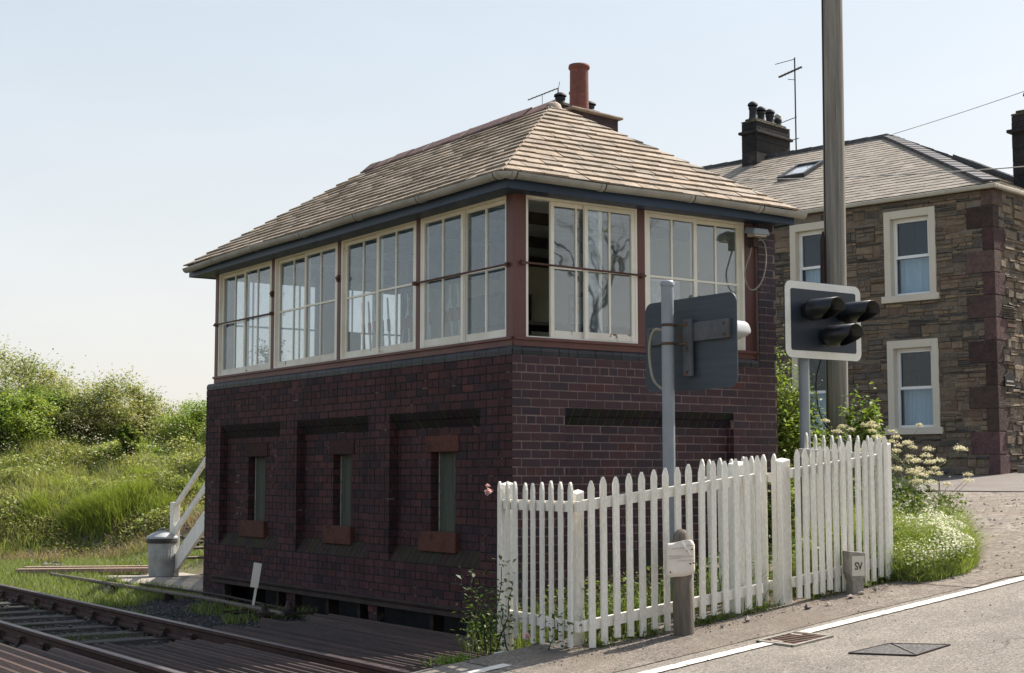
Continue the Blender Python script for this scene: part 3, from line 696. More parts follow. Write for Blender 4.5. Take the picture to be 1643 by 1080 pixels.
while y<BY-.05:
    L=min(.46,BY+.05-y); rise=random.uniform(-.006,.008)
    pr=[(RX-.15,RZ-.075),(RX-.142,RZ-.052),(RX-.03,RZ+.045),(RX,RZ+.066),(RX+.03,RZ+.045),(RX+.142,RZ-.052),(RX+.15,RZ-.075)]
    vc=random.uniform(.7,1.3); mb.prism([(x,y+.012,z+rise) for x,z in pr],(0,L-.024,random.uniform(-.008,.008)),(vc,vc,vc))
    if k%2: mo=MB(); mo.prism([(x,y+L-.03,z+rise+.006) for x,z in pr],(0,.035,0)); mo.build('ridge_mortar',W['ridgemortar'],roof)
    y+=L; k+=1
mb.build('ridge_tiles',W['ridge'],roof)
mb=MB(); mb.lathe([(0,.045),(.05,.042),(.08,.02),(.10,-.03),(.12,-.09)],(RX,AY-.03,RZ-.015),16); mb.build('hip_mortar',W['ridgemortar'],roof)
# chimney
ch=None
mb=MB(); mb.box(2.32,3.02,2.10,2.87,4.7,5.93,(2.2,1.7,1.9)); ch=mb.build('chimney_stack',W['blackstone'],SB)
mb=MB(); mb.prism([(2.27,2.04,5.94),(3.07,2.04,5.895),(3.07,2.93,5.895),(2.27,2.93,5.94)],(0,0,.035)); mb.lathe([(.24,.045),(.20,.07),(.12,.10)],(2.66,2.42,5.92),14); mb.build('chimney_cap',W['capstone'],ch,.02)
mb=MB(); mb.lathe([(.120,.06),(.116,.64),(.117,.66),(.132,.665),(.135,.69),(.128,.715),(.11,.72),(.10,.70),(.095,.3),(0,.3)],(2.66,2.42,5.90),28); mb.build('chimney_pot',W['terracotta'],ch)

# floodlight on the brick pier
mb=MB(); mb.prism([(3.10,-.04,4.20),(3.36,-.04,4.20),(3.33,-.04,4.27),(3.13,-.04,4.27)],(0,-.16,-.03)); fl=mb.build('floodlight',W['galv'],SB,.012)
mb=MB(); mb.box(3.14,3.32,-.185,-.06,4.155,4.19); mb.build('lens',M('lamp_glass',(.5,.42,.33),rough=.3),fl)
mb=MB(); mb.box(3.2,3.27,-.10,-.002,4.05,4.2); mb.build('bracket',W['iron'],fl)
mb=MB(); 
pts=[(3.22,-.05,4.06),(3.18,-.05,3.95),(3.12,-.045,3.80),(3.12,-.04,3.68),(3.18,-.035,3.58),(3.28,-.03,3.58),(3.38,-.03,3.68),(3.44,-.03,3.85),(3.45,-.03,4.02),(3.42,-.03,4.12),(3.36,-.03,4.15),(3.3,-.03,4.11)]
mb.tube(smooth(pts),.009,6); mb.build('cable',W['cable'],fl)

# interior
mb=MB(); mb.box(.12,3.5,.12,7.6,2.52,2.56); mb.build('cabin_floor',W['lino'],SB)
mb=MB(); mb.box(.17,3.5,.17,7.55,4.42,4.44)
mb.build('cabin_ceiling',W['ceiling'],SB)
mb=MB(); mb.box(3.46,3.50,.16,7.55,2.56,4.42); mb.box(.16,.2,.2,7.5,2.56,2.87); mb.box(.2,3.45,.16,.2,2.56,2.868); mb.box(.2,3.45,7.45,7.5,2.56,2.866); mb.build('cabin_lining',W['interior'],SB)
mb=MB()
for y in (1.2,2.6,4.0,5.4,6.8): mb.box(.17,3.46,y,y+.09,4.30,4.42)
mb.build('cabin_joists',W['interiordark'],SB)
LF=thing('lever_frame','row of signal levers on an iron frame behind the track side windows','lever frame',(.9,3.4,2.56))
mb=MB(); mb.box(.75,1.05,2.1,4.9,2.56,2.86); mb.build('quadrant',W['iron'],LF)
for k in range(16):
    y=2.2+k*.165; tl=.16 if k in (4,9,10) else -.06
    mb=MB(); mb.tube([(.9,y,2.8),(.9+tl*.6,y,3.35),(.9+tl,y,3.72)],[.018,.014,.011],6,m=0); mb.tube([(.9+tl*.55,y,3.3),(.9+tl*.7,y,3.45)],.022,6,m=1)
    mb.build('lever',[W['steel'],W['leverred'] if k%3 else W['leverblue']],LF)
DK=thing('desk','dark desk inside the open end window of the signal box','desk',(1.2,1.1,2.56))
mb=MB(); mb.box(.3,2.4,.55,1.15,3.08,3.12); mb.build('desk_top',W['interiordark'],DK)
for x in (.35,2.3):
    for y in (.6,1.08): mb=MB(); mb.box(x,x+.05,y,y+.05,2.56,3.08); mb.build('leg',W['interiordark'],DK)
PC=thing('notice_board','framed notice hanging on the rear wall of the cabin seen through the open window','notice board',(3.4,3.2,3.2))
mb=MB(); mb.box(3.42,3.455,3.0,3.7,3.0,3.9); mb.build('frame',W['interiordark'],PC)
mb=MB(); mb.box(3.41,3.42,3.06,3.64,3.06,3.84); mb.build('sheet',W['paper'],PC)
CB=thing('cupboard','tall dark cupboard standing against the rear wall inside the signal box','cupboard',(3.1,5.0,2.56))
mb=MB(); mb.box(2.95,3.44,4.6,5.5,2.56,4.0); mb.build('carcass',W['interiordark'],CB,.01)
mb=MB(); mb.box(2.93,2.948,4.64,5.03,2.64,3.95); mb.build('door',W['brown'],CB); mb=MB(); mb.box(2.93,2.948,5.07,5.46,2.64,3.95); mb.build('door',W['brown'],CB)
SH=thing('block_shelf','block shelf with instruments hung above the levers inside the signal box','shelf',(1.3,3.4,3.9))
mb=MB(); mb.box(1.2,1.5,2.0,5.0,3.90,3.93); mb.build('shelf',W['interiordark'],SH)
for y in (2.2,2.8,3.5,4.2): mb=MB(); mb.box(1.24,1.44,y,y+.28,3.93,4.2+.05*(y>3)); mb.build('instrument',W['brown'],SH,.01)
AC=thing('armchair','low dark armchair near the far end windows of the signal box','chair',(1.6,6.4,2.56))
mb=MB(); mb.box(1.3,1.9,6.1,6.7,2.66,3.0); mb.build('seat',W['interiordark'],AC,.04); mb=MB(); mb.box(1.3,1.9,6.62,6.78,2.95,3.55); mb.build('backrest',W['interiordark'],AC,.05)
for x in (1.33,1.82):
    for y in (6.13,6.66): mb=MB(); mb.box(x,x+.05,y,y+.05,2.56,2.66); mb.build('leg',W['interiordark'],AC)
mb=MB(); mb.box(1.55,1.95,7.40,7.445,2.9,4.4); mb.box(.16,.30,7.40,7.445,2.9,4.4); mb.box(3.0,3.4,7.40,7.445,2.9,4.4); mb.build('far_window_block',W['interiordark'],SB)  # solid panels added to block part of the bright far windows
PPL=thing('potted_plant','leafy potted plant on the sill of the leftmost signal box window','pot plant',(.75,7.2,2.88))
mb=MB(); mb.lathe([(0,0),(.08,0),(.11,.17),(.12,.18),(.1,.18),(0,.16)],(.75,7.2,2.87),16); mb.build('pot',W['terracotta'],PPL)
STV=thing('stove','dark cast stove and flue standing inside the second window bay','stove',(2.3,6.0,2.56))
mb=MB(); mb.lathe([(0,0),(.24,0),(.22,.1),(.26,.6),(.2,.72),(0,.76)],(2.3,6.0,2.56),18); mb.build('body',W['iron'],STV)
mb=MB(); mb.tube([(2.3,6.0,3.3),(2.3,6.0,4.42)],.07,12); mb.build('flue',W['iron'],STV)
PV=thing('picture','small picture leaning inside the right hand end window','picture',(1.9,.3,3.4))
mb=MB(); mb.box(2.05,2.45,.30,.33,3.28,3.62); mb.build('sheet',W['paper'],PV); mb=MB(); mb.box(2.02,2.48,.335,.35,3.25,3.65); mb.build('frame',W['cream'],PV)

#PART2
# ------------------------------------------------------------------ staircase at the far end
ST=thing('staircase','white painted timber stair climbing the far end of the signal box','staircase',(1.6,11.9,-.2))
def stairz(y): return .02+(12.1-y)*.60
for x in (1.30,2.15):
    mb=MB(); mb.bar((x,12.25,-.12),(x,8.35,stairz(8.35)),.05,.27,col=(1,1,1)); mb.build('stringer',W['white'],ST,.004)
    for dz,h,w in ((.95,.075,.06),(.52,.10,.045)):
        mb=MB(); mb.bar((x,12.05,stairz(12.05)+dz-.0),(x,8.35,stairz(8.35)+dz),w,h); mb.build('handrail',W['white'],ST,.004)
    for y in (12.1,10.2,8.4):
        mb=MB(); mb.box(x-.065,x+.065,y-.065,y+.065,stairz(y)-.30,stairz(y)+1.03); mb.build('newel',W['white'],ST,.006)
for k in range(13):
    y=12.0-k*.29; mb=MB(); mb.box(1.33,2.12,y-.26,y,stairz(y)+.02,stairz(y)+.055); mb.build('tread',W['oldwood'],ST)
mb=MB(); mb.box(1.25,3.3,7.75,8.33,2.22,2.30); mb.build('landing',W['oldwood'],ST)
# bin
BN=thing('dustbin','round galvanised dustbin with a domed lid at the foot of the white stair','dustbin',(1.10,12.15,-.20))
mb=MB(); mb.lathe([(.0,0),(.205,0),(.21,.02),(.208,.04)],(1.10,12.15,-.20),36); mb.lathe([(.208,.04),(.236,.60)],(1.10,12.15,-.20),56,ribs=1,ribamp=.014,smooth=False); mb.lathe([(.236,.60),(.245,.62),(.23,.63),(.22,.1)],(1.10,12.15,-.20),36); mb.build('body',W['zinc'],BN)
mb=MB(); mb.lathe([(.252,.565),(.256,.57),(.256,.645),(.25,.65)],(1.10,12.15,-.20),36); mb.build('lid_band',W['binband'],BN)
mb=MB(); mb.lathe([(.262,.64),(.264,.665),(.25,.68),(.15,.735),(.06,.765),(0,.77)],(1.10,12.15,-.20),36); lid=mb.build('lid',W['zinc'],BN)
mb=MB(); mb.tube([(1.04,12.15,.56),(1.05,12.15,.60),(1.10,12.15,.615),(1.15,12.15,.60),(1.16,12.15,.56)],.010,6); mb.build('handle',W['zinc'],lid)
# concrete slab by the far corner
mb=MB(); mb.box(.15,2.3,8.3,12.9,-.30,-.195); tag(mb.build('concrete_slab',W['concrete'],None,.01),'cracked concrete slab under the dustbin and the foot of the stair','slab')
# flat crossing boards beyond
for i,(a,b) in enumerate((((-.55,14.35,-.12),(1.35,13.05,-.10)),((-.80,13.95,-.13),(1.10,12.68,-.11)))):
    mb=MB(); mb.bar(a,b,.24,.07,col=(1.7,1.45,1.3)); tag(mb.build('timber_board',W['oldwood'],None,.006),'long flat board laid in the grass left of the dustbin, the '+('farther' if i==0 else 'nearer')+' of the pair','board','boards lying left of the bin')
# point rodding and signal wires
mb=MB(); mb.tube([(-.62,12.6,-.12),(-.60,9.2,-.11),(-.52,6.5,-.10),(-.55,4.0,-.12)],.028,8); tag(mb.build('point_rod',W['oldwood']),'long pale point rod running beside the track towards the signal box wall','point rodding')
mb=MB(); mb.tube([(-.30,9.4,-.1),(-.25,6.5,-.08),(-.35,4.2,-.1)],.016,8); tag(mb.build('point_rod',W['iron']),'thin dark rod close under the brick plinth','point rodding')
t=thing('crank_frame','rusty cranks and roller stools of the point rodding in the shade of the brick wall','rodding crank',(-.5,4.4,-.2))
for (x,y) in ((-.6,9.6),(-.55,7.6),(-.5,5.7)): mb=MB(); mb.box(x-.07,x+.07,y-.04,y+.04,-.24,-.11); mb.build('roller_stool',W['iron'],t,.006)
for (a,b) in (((-.9,4.9,-.15),(-.1,5.0,-.14)),((-.95,4.55,-.14),(-.15,4.75,-.15)),((-.8,4.25,-.13),(-.1,4.0,-.13))): mb=MB(); mb.bar(a,b,.035,.03); mb.build('crank_arm',W['iron'],t)
for (x,y,z) in ((-.62,4.35,-.10),(-.32,4.3,-.06),(-.45,4.75,-.11)): mb=MB(); mb.lathe([(0,-.1),(.09,-.1),(.09,-.02),(.04,-.01),(.035,.05),(0,.05)],(x,y,z),14); mb.build('pivot',W['iron'],t)
# peg with plate
t=thing('marker_peg','small leaning white peg with a bare pale plate below the left slot window','marker peg',(-.42,5.0,-.2))
mb=MB(); mb.bar((-.42,5.14,-.2),(-.40,4.97,.40),.032,.022,up=(.56,.83,0)); mb.build('stake',W['cream'],t)
mb=MB(); mb.bar((-.446,5.03,.12),(-.436,4.95,.42),.10,.014,up=(.56,.83,0)); mb.build('plate',W['cream'],t)

# ------------------------------------------------------------------ track
RZT=-.030
def railsec(x): 
    h=[( -.034,0),(-.034,-.03),(-.012,-.045),(-.010,-.125),(-.036,-.142),(-.036,-.168),(.036,-.168),(.036,-.142),(.010,-.125),(.012,-.045),(.034,-.03),(.034,0),(.022,.006),(-.022,.006)]
    return [(x+a,0,RZT-.006+b) for a,b in h]
names=['rusty running rail nearer the signal box, with its head shining','rusty running rail farther from the signal box, crossing the bottom left corner']
def add_rail(x,label,group='running rails of the line'):
    t=thing('rail',label,'rail',(x,0,RZT-.15),0,group)
    sec=railsec(x); mb=MB(); y0,y1=-14,60
    p=[(a,y0,z) for a,_,z in sec]; q=[(a,y1,z) for a,_,z in sec]; n=len(p)
    for i in range(n):
        j=(i+1)%n; top = i in (11,12) or i==n-1
        mb.add([p[i],p[j],q[j],q[i]],[(3,2,1,0)],(1,1,1),1 if top else 0)
    mb.build('rail_bar',[W['railside'],W['railtop']],t)
    y=-1.2
    for k in range(22):
        y=2.35+.76*k
        mb=MB(); mb.box(x-.15,x+.15,y-.06,y+.06,-.203,-.186); 
        for s in (-1,1):
            mb.prism([(x+s*.037,y-.035,-.187),(x+s*.095,y-.035,-.187),(x+s*.055,y-.035,-.125),(x+s*.037,y-.035,-.13)],(0,.07,0))
            mb.tube([(x+s*.125,y-.0,-.187),(x+s*.125,y,-.165)],.015,6)
        mb.tube([(x-.055,y-.06,-.12),(x-.055,y+.06,-.12)],.02,6)
        mb.build('rail_chair',W['chair'],t)
add_rail(-2.30,names[0]); add_rail(-3.805,names[1])
for k in range(22):
    y=2.35+.76*k; mb=MB(); c=random.uniform(.7,1.3); zz_=-.201+random.uniform(-.006,.0)
    mb.box(-4.35+random.uniform(-.05,.05),-1.72+random.uniform(-.06,.06),y-.125,y+.125,-.33,zz_,(c,c,c))
    o=mb.build('sleeper',W['sleeper'],None,.008); tag(o,'timber railway sleeper under the rails, number %d counted away from the slatted crossing guard'%(k+1) if k else 'timber railway sleeper nearest the slatted crossing guard','sleeper','sleepers under the track')
# arris-slat trespass guards
def guard(x0,x1,y0,y1f,pitch,h,ztop,label,col=1.0):
    t=thing('trespass_guard',label,'cattle guard',((x0+x1)/2,y0,-.22),0,'slatted trespass guards beside the crossing')
    x=x0; k=0
    while x<x1-.01:
        w=pitch*.96; ye=y1f(x)+random.uniform(-.18,.18)+.35*math.sin(k*.9); c=random.uniform(.65,1.35)*col; dz=random.uniform(-.006,.006)
        mb=MB(); 
        P=[(x,y0,ztop-h),(x+w,y0,ztop-h),(x+w*.62,y0,ztop+dz),(x+w*.38,y0,ztop+dz)]
        Q=[(a,ye,b) for a,_,b in P]
        c*=(1 if pitch>.12 else .72); mb.add(P+Q,[(0,1,2,3),(7,6,5,4),(4,5,1,0),(5,6,2,1),(6,7,3,2),(7,4,0,3)],(c,c,c)); mb.build('slat',W['slat'],t,.004)
        x+=pitch; k+=1
    for y in (y0+.3,(y0+1.2),y0+2.2):
        mb=MB(); mb.box(x0-.02,x1,y-.06,y+.06,-.24,ztop-h-.001); mb.build('bearer',W['sleeper'],t)
guard(-2.10,-.22,-2.02,lambda x:2.9+.4*(x+1),.104,.06,-.085,'slatted timber guard between the near rail and the signal box wall')
guard(-3.66,-2.42,-2.02,lambda x:1.55,.104,.06,-.085,'slatted timber guard lying between the two rails',1.0)
guard(-5.9,-3.96,-2.02,lambda x:2.2-.25*(x+4),.155,.05,-.085,'coarse brown slatted guard on the left of the farther rail',.92)
# ballast stones + loose stones
def stones(name,pts,sizes,cols,mat,parent=None):
    base=np.array([(1,0,0),(-1,0,0),(0,1,0),(0,-1,0),(0,0,1),(0,0,-1)],float)
    fc=np.array([(0,2,4),(2,1,4),(1,3,4),(3,0,4),(2,0,5),(1,2,5),(3,1,5),(0,3,5)])
    n=len(pts); sc=rng.uniform(.55,1.3,(n,6,1)); ax=rng.uniform(.6,1.2,(n,1,3)); ang=rng.uniform(0,2*PI,n)
    v=base[None]*sc*ax; c,s_=np.cos(ang),np.sin(ang)
    x=v[:,:,0]*c[:,None]-v[:,:,1]*s_[:,None]; y=v[:,:,0]*s_[:,None]+v[:,:,1]*c[:,None]; v=np.stack([x,y,v[:,:,2]*.7],-1)
    v=v*np.array(sizes)[:,None,None]+np.array(pts)[:,None,:]
    f=(fc[None]+6*np.arange(n)[:,None,None]).reshape(-1,3)
    me=bpy.data.meshes.new(name); me.from_pydata(v.reshape(-1,3).tolist(),[],f.tolist()); me.materials.append(mat)
    ca=me.color_attributes.new('col','FLOAT_COLOR','CORNER'); cc=np.repeat(np.hstack([np.array(cols),np.ones((n,1))]),24,axis=0); ca.data.foreach_set('color',cc.astype(np.float32).ravel())
    o=bpy.data.objects.new(name,me); COL.objects.link(o)
    if parent: setparent(o,parent)
    return o
P=[];S=[];K=[]
for i in range(9000):
    x=random.uniform(-5.6,.0); y=random.uniform(1.6,15) if random.random()<.75 else random.uniform(2.5,9)
    if abs(x+2.3)<.06 or abs(x+3.805)<.06: continue
    on=(abs(((y-2.35+.38)%.76)-.38)<.13) and -4.3<x<-1.75
    if on and random.random()<.93: continue
    P.append((x,y,ground(x,y)+.012+random.uniform(0,.02)-.01+(0 if not on else .05))); S.append(random.uniform(.012,.035)); v=random.uniform(.05,.19); K.append((v,v*.93,v*.88))
tag(stones('ballast_stones',P,S,K,W['stone']),kind='stuff')
P=[];S=[];K=[]
for i in range(5200):
    r=random.random()
    if r<.30: x=random.uniform(-1.6,3.4); y=-2.72-abs(random.gauss(0,.17))
    elif r<.9: x=random.uniform(2.6,11.5); y=random.uniform(-3.6,3.5)
    else: x=random.uniform(-1.6,8); y=random.uniform(-5.5,-3)
    P.append((x,y,road_z(x)+.018)); S.append(random.choice((.003,.004,.005,.006,.008,.013))*.8 if (r<.3 or r>.9) else random.choice((.005,.007,.009,.012,.022))); v=random.uniform(.09,.36); K.append((v*1.08,v*.92,v*.8))
for (x,y) in ((1.9,-2.95),(1.55,-2.98),(1.75,-2.93),(2.1,-2.9),(1.2,-3.05),(.35,-2.96),(.05,-2.98),(2.6,-2.95),(1.0,-3.0)):
    P.append((x,y,road_z(x)+.03)); S.append(random.uniform(.03,.045)); v=random.uniform(.12,.4); K.append((v*1.08,v*.92,v*.82))
tag(stones('loose_gravel',P,S,K,W['stone']),kind='stuff')

# ------------------------------------------------------------------ picket fences
def gz(x,y): return max(road_z(x), ground(x,y)) if y<-1.0 else ground(x,y)
HF=1.35
def fence(label,p0,p1,n,out,H=HF,pw=.058,base=None,taper=0,posts=(),z0=None,z1=None,gap=.05,lean=0):
    a=Vector((p0[0],p0[1],0)); b=Vector((p1[0],p1[1],0)); d=(b-a).normalized(); nn=Vector((out[0],out[1],0)).normalized()
    z0=gz(*p0) if z0 is None else z0; z1=gz(*p1) if z1 is None else z1
    t=thing('picket_fence',label,'fence',((p0[0]+p1[0])/2,(p0[1]+p1[1])/2,(z0+z1)/2),0,'white picket fence round the signal box')
    L=(b-a).length
    def zat(s): return z0+(z1-z0)*s/L
    for i in range(n):
        s=(i+.5)*L/n if n>1 else L/2; s+=random.uniform(-.006,.006)
        c=a+d*s+nn*.022; zb=zat(s)+gap+random.uniform(-.03,.02); zt=zat(s)+H+random.uniform(-.013,.010)+taper*s
        lt=random.gauss(0,.006)+lean; w=pw/2*random.uniform(.92,1.05); th=.011
        mb=MB(); pts=[]
        for (u,z) in ((-w,zb),(w,zb),(w,zt-.062),(w*.62,zt-.026),(w*.16,zt),(-w*.16,zt),(-w*.62,zt-.026),(-w,zt-.062)):
            q=c+d*(u+lt*(z-zb))-nn*th; pts.append((q.x,q.y,z))
        v=random.uniform(.9,1.0); mb.prism(pts,nn*2*th,(v,v,v*.98)); mb.build('picket',W['white'],t,.003)
    for hz in (.20,H-.20):
        mb=MB(); A=a-nn*.016; B=b-nn*.016; mb.bar((A.x,A.y,z0+hz),(B.x,B.y,z1+hz+taper*L*(hz>1)),.035,.085); mb.build('rail',W['white'],t,.003)
    for (s,off,w,h) in posts:
        c=a+d*s-nn*off; zb=zat(min(max(s,0),L))-.15
        mb=MB(); h0=zat(min(max(s,0),L))+h; x,y=c.x,c.y; hw=w/2
        mb.hexa([(x-hw,y-hw,zb),(x+hw,y-hw,zb),(x+hw,y+hw,zb),(x-hw,y+hw,zb),(x-hw,y-hw,h0-.03),(x+hw,y-hw,h0-.005),(x+hw,y+hw,h0+.01),(x-hw,y+hw,h0-.012)])
        mb.build('post',W['white'],t,.008)
    return t
fence('short white picket fence returning towards the signal box, with a creeper on it',(-.98,-1.22),(-1.15,-2.62),9,(-1,.1),posts=((.04,.07,.085,1.34),(1.18,.13,.085,1.28)),z0=.10,z1=.10,gap=.02)
fence('longest white picket fence facing the road behind the broken sign post',(-1.12,-2.66),(.80,-2.68),15,(0,-1),posts=((1.80,.16,.13,1.30),))
fence('white picket fence set back at an angle in the middle of the run',(1.00,-1.62),(1.10,-2.62),8,(-1,-.1),z0=.29,z1=.34)
fence('white picket fence on the right with the small concrete post at its foot',(1.13,-2.72),(2.42,-2.66),13,(0,-1),posts=((.0,.13,.11,1.28),(1.30,.03,.08,1.29)))
fence('white picket fence running back from the right hand end post, its taller points showing behind',(2.48,-2.52),(2.98,-1.0),9,(1,-.2),H=1.34,z0=.52,z1=.60)

# ------------------------------------------------------------------ level crossing lights
def rrect(w,h,r,n=6):
    pts=[]
    for (cx,cy,a0) in ((w/2-r,h/2-r,0),(-w/2+r,h/2-r,90),(-w/2+r,-h/2+r,180),(w/2-r,-h/2+r,270)):
        for i in range(n+1):
            a=R(a0+90*i/n); pts.append((cx+r*math.cos(a),cy+r*math.sin(a)))
    return pts
def wigwag(label,loc,rotz,polex,top,H,cz,faded,poley=.12,w=1.17,hl=1.0):
    """local frame: the face looks along -y; the board is centred on x=0"""
    t=thing('crossing_light',label,'level crossing light',loc,rotz)
    def B(mb,name,mat,bev=0,par=None): return mb.build(name,mat,par or t,bev,local=True)
    h=.84
    mb=MB(); mb.prism([(x,-.012,cz+z) for x,z in rrect(w,h,.09)][::-1],(0,.012,0),m=0); B(mb,'backboard',W['boardback'])
    mb=MB(); mb.prism([(x,-.016,cz+z) for x,z in rrect(w-.006,h-.006,.088)][::-1],(0,.0035,0)); B(mb,'border',W['reflwhite'])
    mb=MB(); mb.prism([(x,-.020,cz+z) for x,z in rrect(w-.17,h-.17,.025)][::-1],(0,.0035,0)); B(mb,'front_panel',W['boardfront'])
    mb=MB(); mb.tube([(polex,poley,-.35),(polex,poley,top)],.057,20); B(mb,'pole',W['galv'])
    mb=MB(); mb.lathe([(.064,-.03),(.066,0),(.05,.018),(0,.026)],(polex,poley,top),20); B(mb,'pole_cap',W['galv'])
    mb=MB(); mb.bar((-.56,.018,cz+.10),(.56,.018,cz+.10),.034,.17); B(mb,'crossbar',W['bracket'],.004)
    mb=MB(); mb.box(-.10,.02,.036,.062,cz-.30,cz+.22); B(mb,'bracket_plate',W['bracket'],.004)
    for dz in (.17,-.0):
        mb=MB(); mb.lathe([(.060,-.012),(.064,-.012),(.064,.012),(.060,.012)],(polex,poley,cz+dz),20); mb.bar((polex,poley-.06,cz+dz),(-.06,.05,cz+dz-.005),.02,.018); B(mb,'pole_clamp',W['rust'])
    for (bx,bz) in ((-.5,.15),(-.5,.05),(.5,.15),(.5,.05),(-.04,.18),(-.04,-.26),(-.04,-.05)):
        mb=MB(); yb=.066 if bx==-.04 else .037; mb.tube([(bx,yb-.008,cz+bz),(bx,yb+.008,cz+bz)],.012,6); B(mb,'bolt',W['rust'])
    mb=MB(); mb.tube(smooth([(polex+.02,poley+.03,cz+.12),(polex+.12,poley+.06,cz+.13),(polex+.20,poley+.05,cz+.0),(polex+.20,poley+.04,cz-.2),(polex+.14,poley+.04,cz-.34),(polex+.03,poley+.03,cz-.42)]),.014,8); B(mb,'cable',W['cable'])
    for (x,z,lens,nm) in ((-.27,.10,'redlens','lamp'),(.27,.10,'redlens','lamp'),(0,-.17,'amberlens','lamp')):
        mb=MB(); n=28; r=.118
        mb.tube([(x,-.02,cz+z),(x,-.10,cz+z),(x,-.115,cz+z)],[.085,.112,.124],24); lamp=B(mb,nm,W['blackgloss'])
        vs=[];fs=[]
        for j in range(n):
            a=2*PI*j/n; cc=math.cos(a); L=(.46 if cc>0 else .46-(.27 if hl>.7 else .38)*(-cc)**1.3)*hl
            for (rr) in (r,r-.004):
                for (yy,k) in ((-.115,1),(-.115-L,.97)):
                    vs.append((x+math.sin(a)*rr*k,yy,cz+z+math.cos(a)*rr*k-(0 if yy>-.2 else .02*L)))
        for j in range(n):
            a=4*j; b=4*((j+1)%n); fs+=[(a,b,b+1,a+1),(a+2,a+3,b+3,b+2),(a+1,b+1,b+3,a+3)]
        mb=MB(); mb.add(vs,fs,smooth=True); B(mb,'hood',W['greyhood'] if faded else W['blackgloss'],0,lamp)
        mb=MB(); mb.lathe([(.0,-.10),(.1,-.10)],(0,0,0),20)
        vs=[(x,-.150,cz+z)]+[(x+.1*math.cos(2*PI*j/20),-.118,cz+z+.1*math.sin(2*PI*j/20)) for j in range(20)]
        mb=MB(); mb.add(vs,[(0,1+j,1+(j+1)%20) for j in range(20)],smooth=True); B(mb,'lens',W[lens],0,lamp)
    return t
zl=road_z(.5)
wigwag('level crossing light seen from behind, its grey board on a pole behind the fence',(.60,-1.98,.25),R(90),.11,3.0,1,2.69-.25,True,.16,1.25,.62)
zr=.45
wigwag('level crossing light facing right, black board with white border in front of the wooden pole',(3.64,-.70,zr),0,-.20,2.8,1,3.18-zr,False,.10,1.17,.80)

# ------------------------------------------------------------------ utility pole and wires
t=thing('utility_pole','tall weathered wooden utility pole rising out of the frame behind the crossing light','utility pole',(5.78,1.15,.6))
mb=MB(); n=10; mb.tube([(5.77+.006*i,1.155-.004*i,.3+1.0*i) for i in range(n)],[.142-.001*i for i in range(n)],28); mb.build('shaft',W['pole'],t)
mb=MB(); mb.tube([(5.635,1.185,.5),(5.69,1.165,9.2)],.010,6); mb.build('cable',W['blackcable'],t)
mb=MB(); mb.tube([(5.62,1.19,3.55),(5.625,1.20,3.7),(5.63,1.20,4.5),(5.645,1.2,4.62)],[.015,.034,.03,.012],8); mb.build('cable_guard',W['iron'],t)
mb=MB(); mb.tube(smooth([(5.62,1.10,2.0),(5.50,1.18,2.3),(5.47,1.2,2.7),(5.60,1.18,3.1)]),.010,6); mb.build('cable',W['blackcable'],t)
for z in (8.6,9.0): mb=MB(); mb.tube([(5.5,1.3,z),(6.1,.95,z)],.02,6); mb.lathe([(.03,0),(.05,.04),(.03,.08),(.045,.1),(0,.13)],(5.52,1.29,z),12); mb.lathe([(.03,0),(.05,.04),(.03,.08),(.045,.1),(0,.13)],(6.08,.96,z),12); mb.build('insulator_arm',W['iron'],t)
def wire(label,a,b,sag,r,mat):
    a=Vector(a);b=Vector(b); pts=[a.lerp(b,i/16)-Vector((0,0,sag*4*(i/16)*(1-i/16))) for i in range(17)]
    mb=MB(); mb.tube(pts,r,5); tag(mb.build('overhead_wire',mat),label,'wire')
wire('pale overhead wire slung low across the front of the stone house roof',(9.6,14.1,8.0),(14.6,-.45,6.70),.35,.011,W['wirelight'])

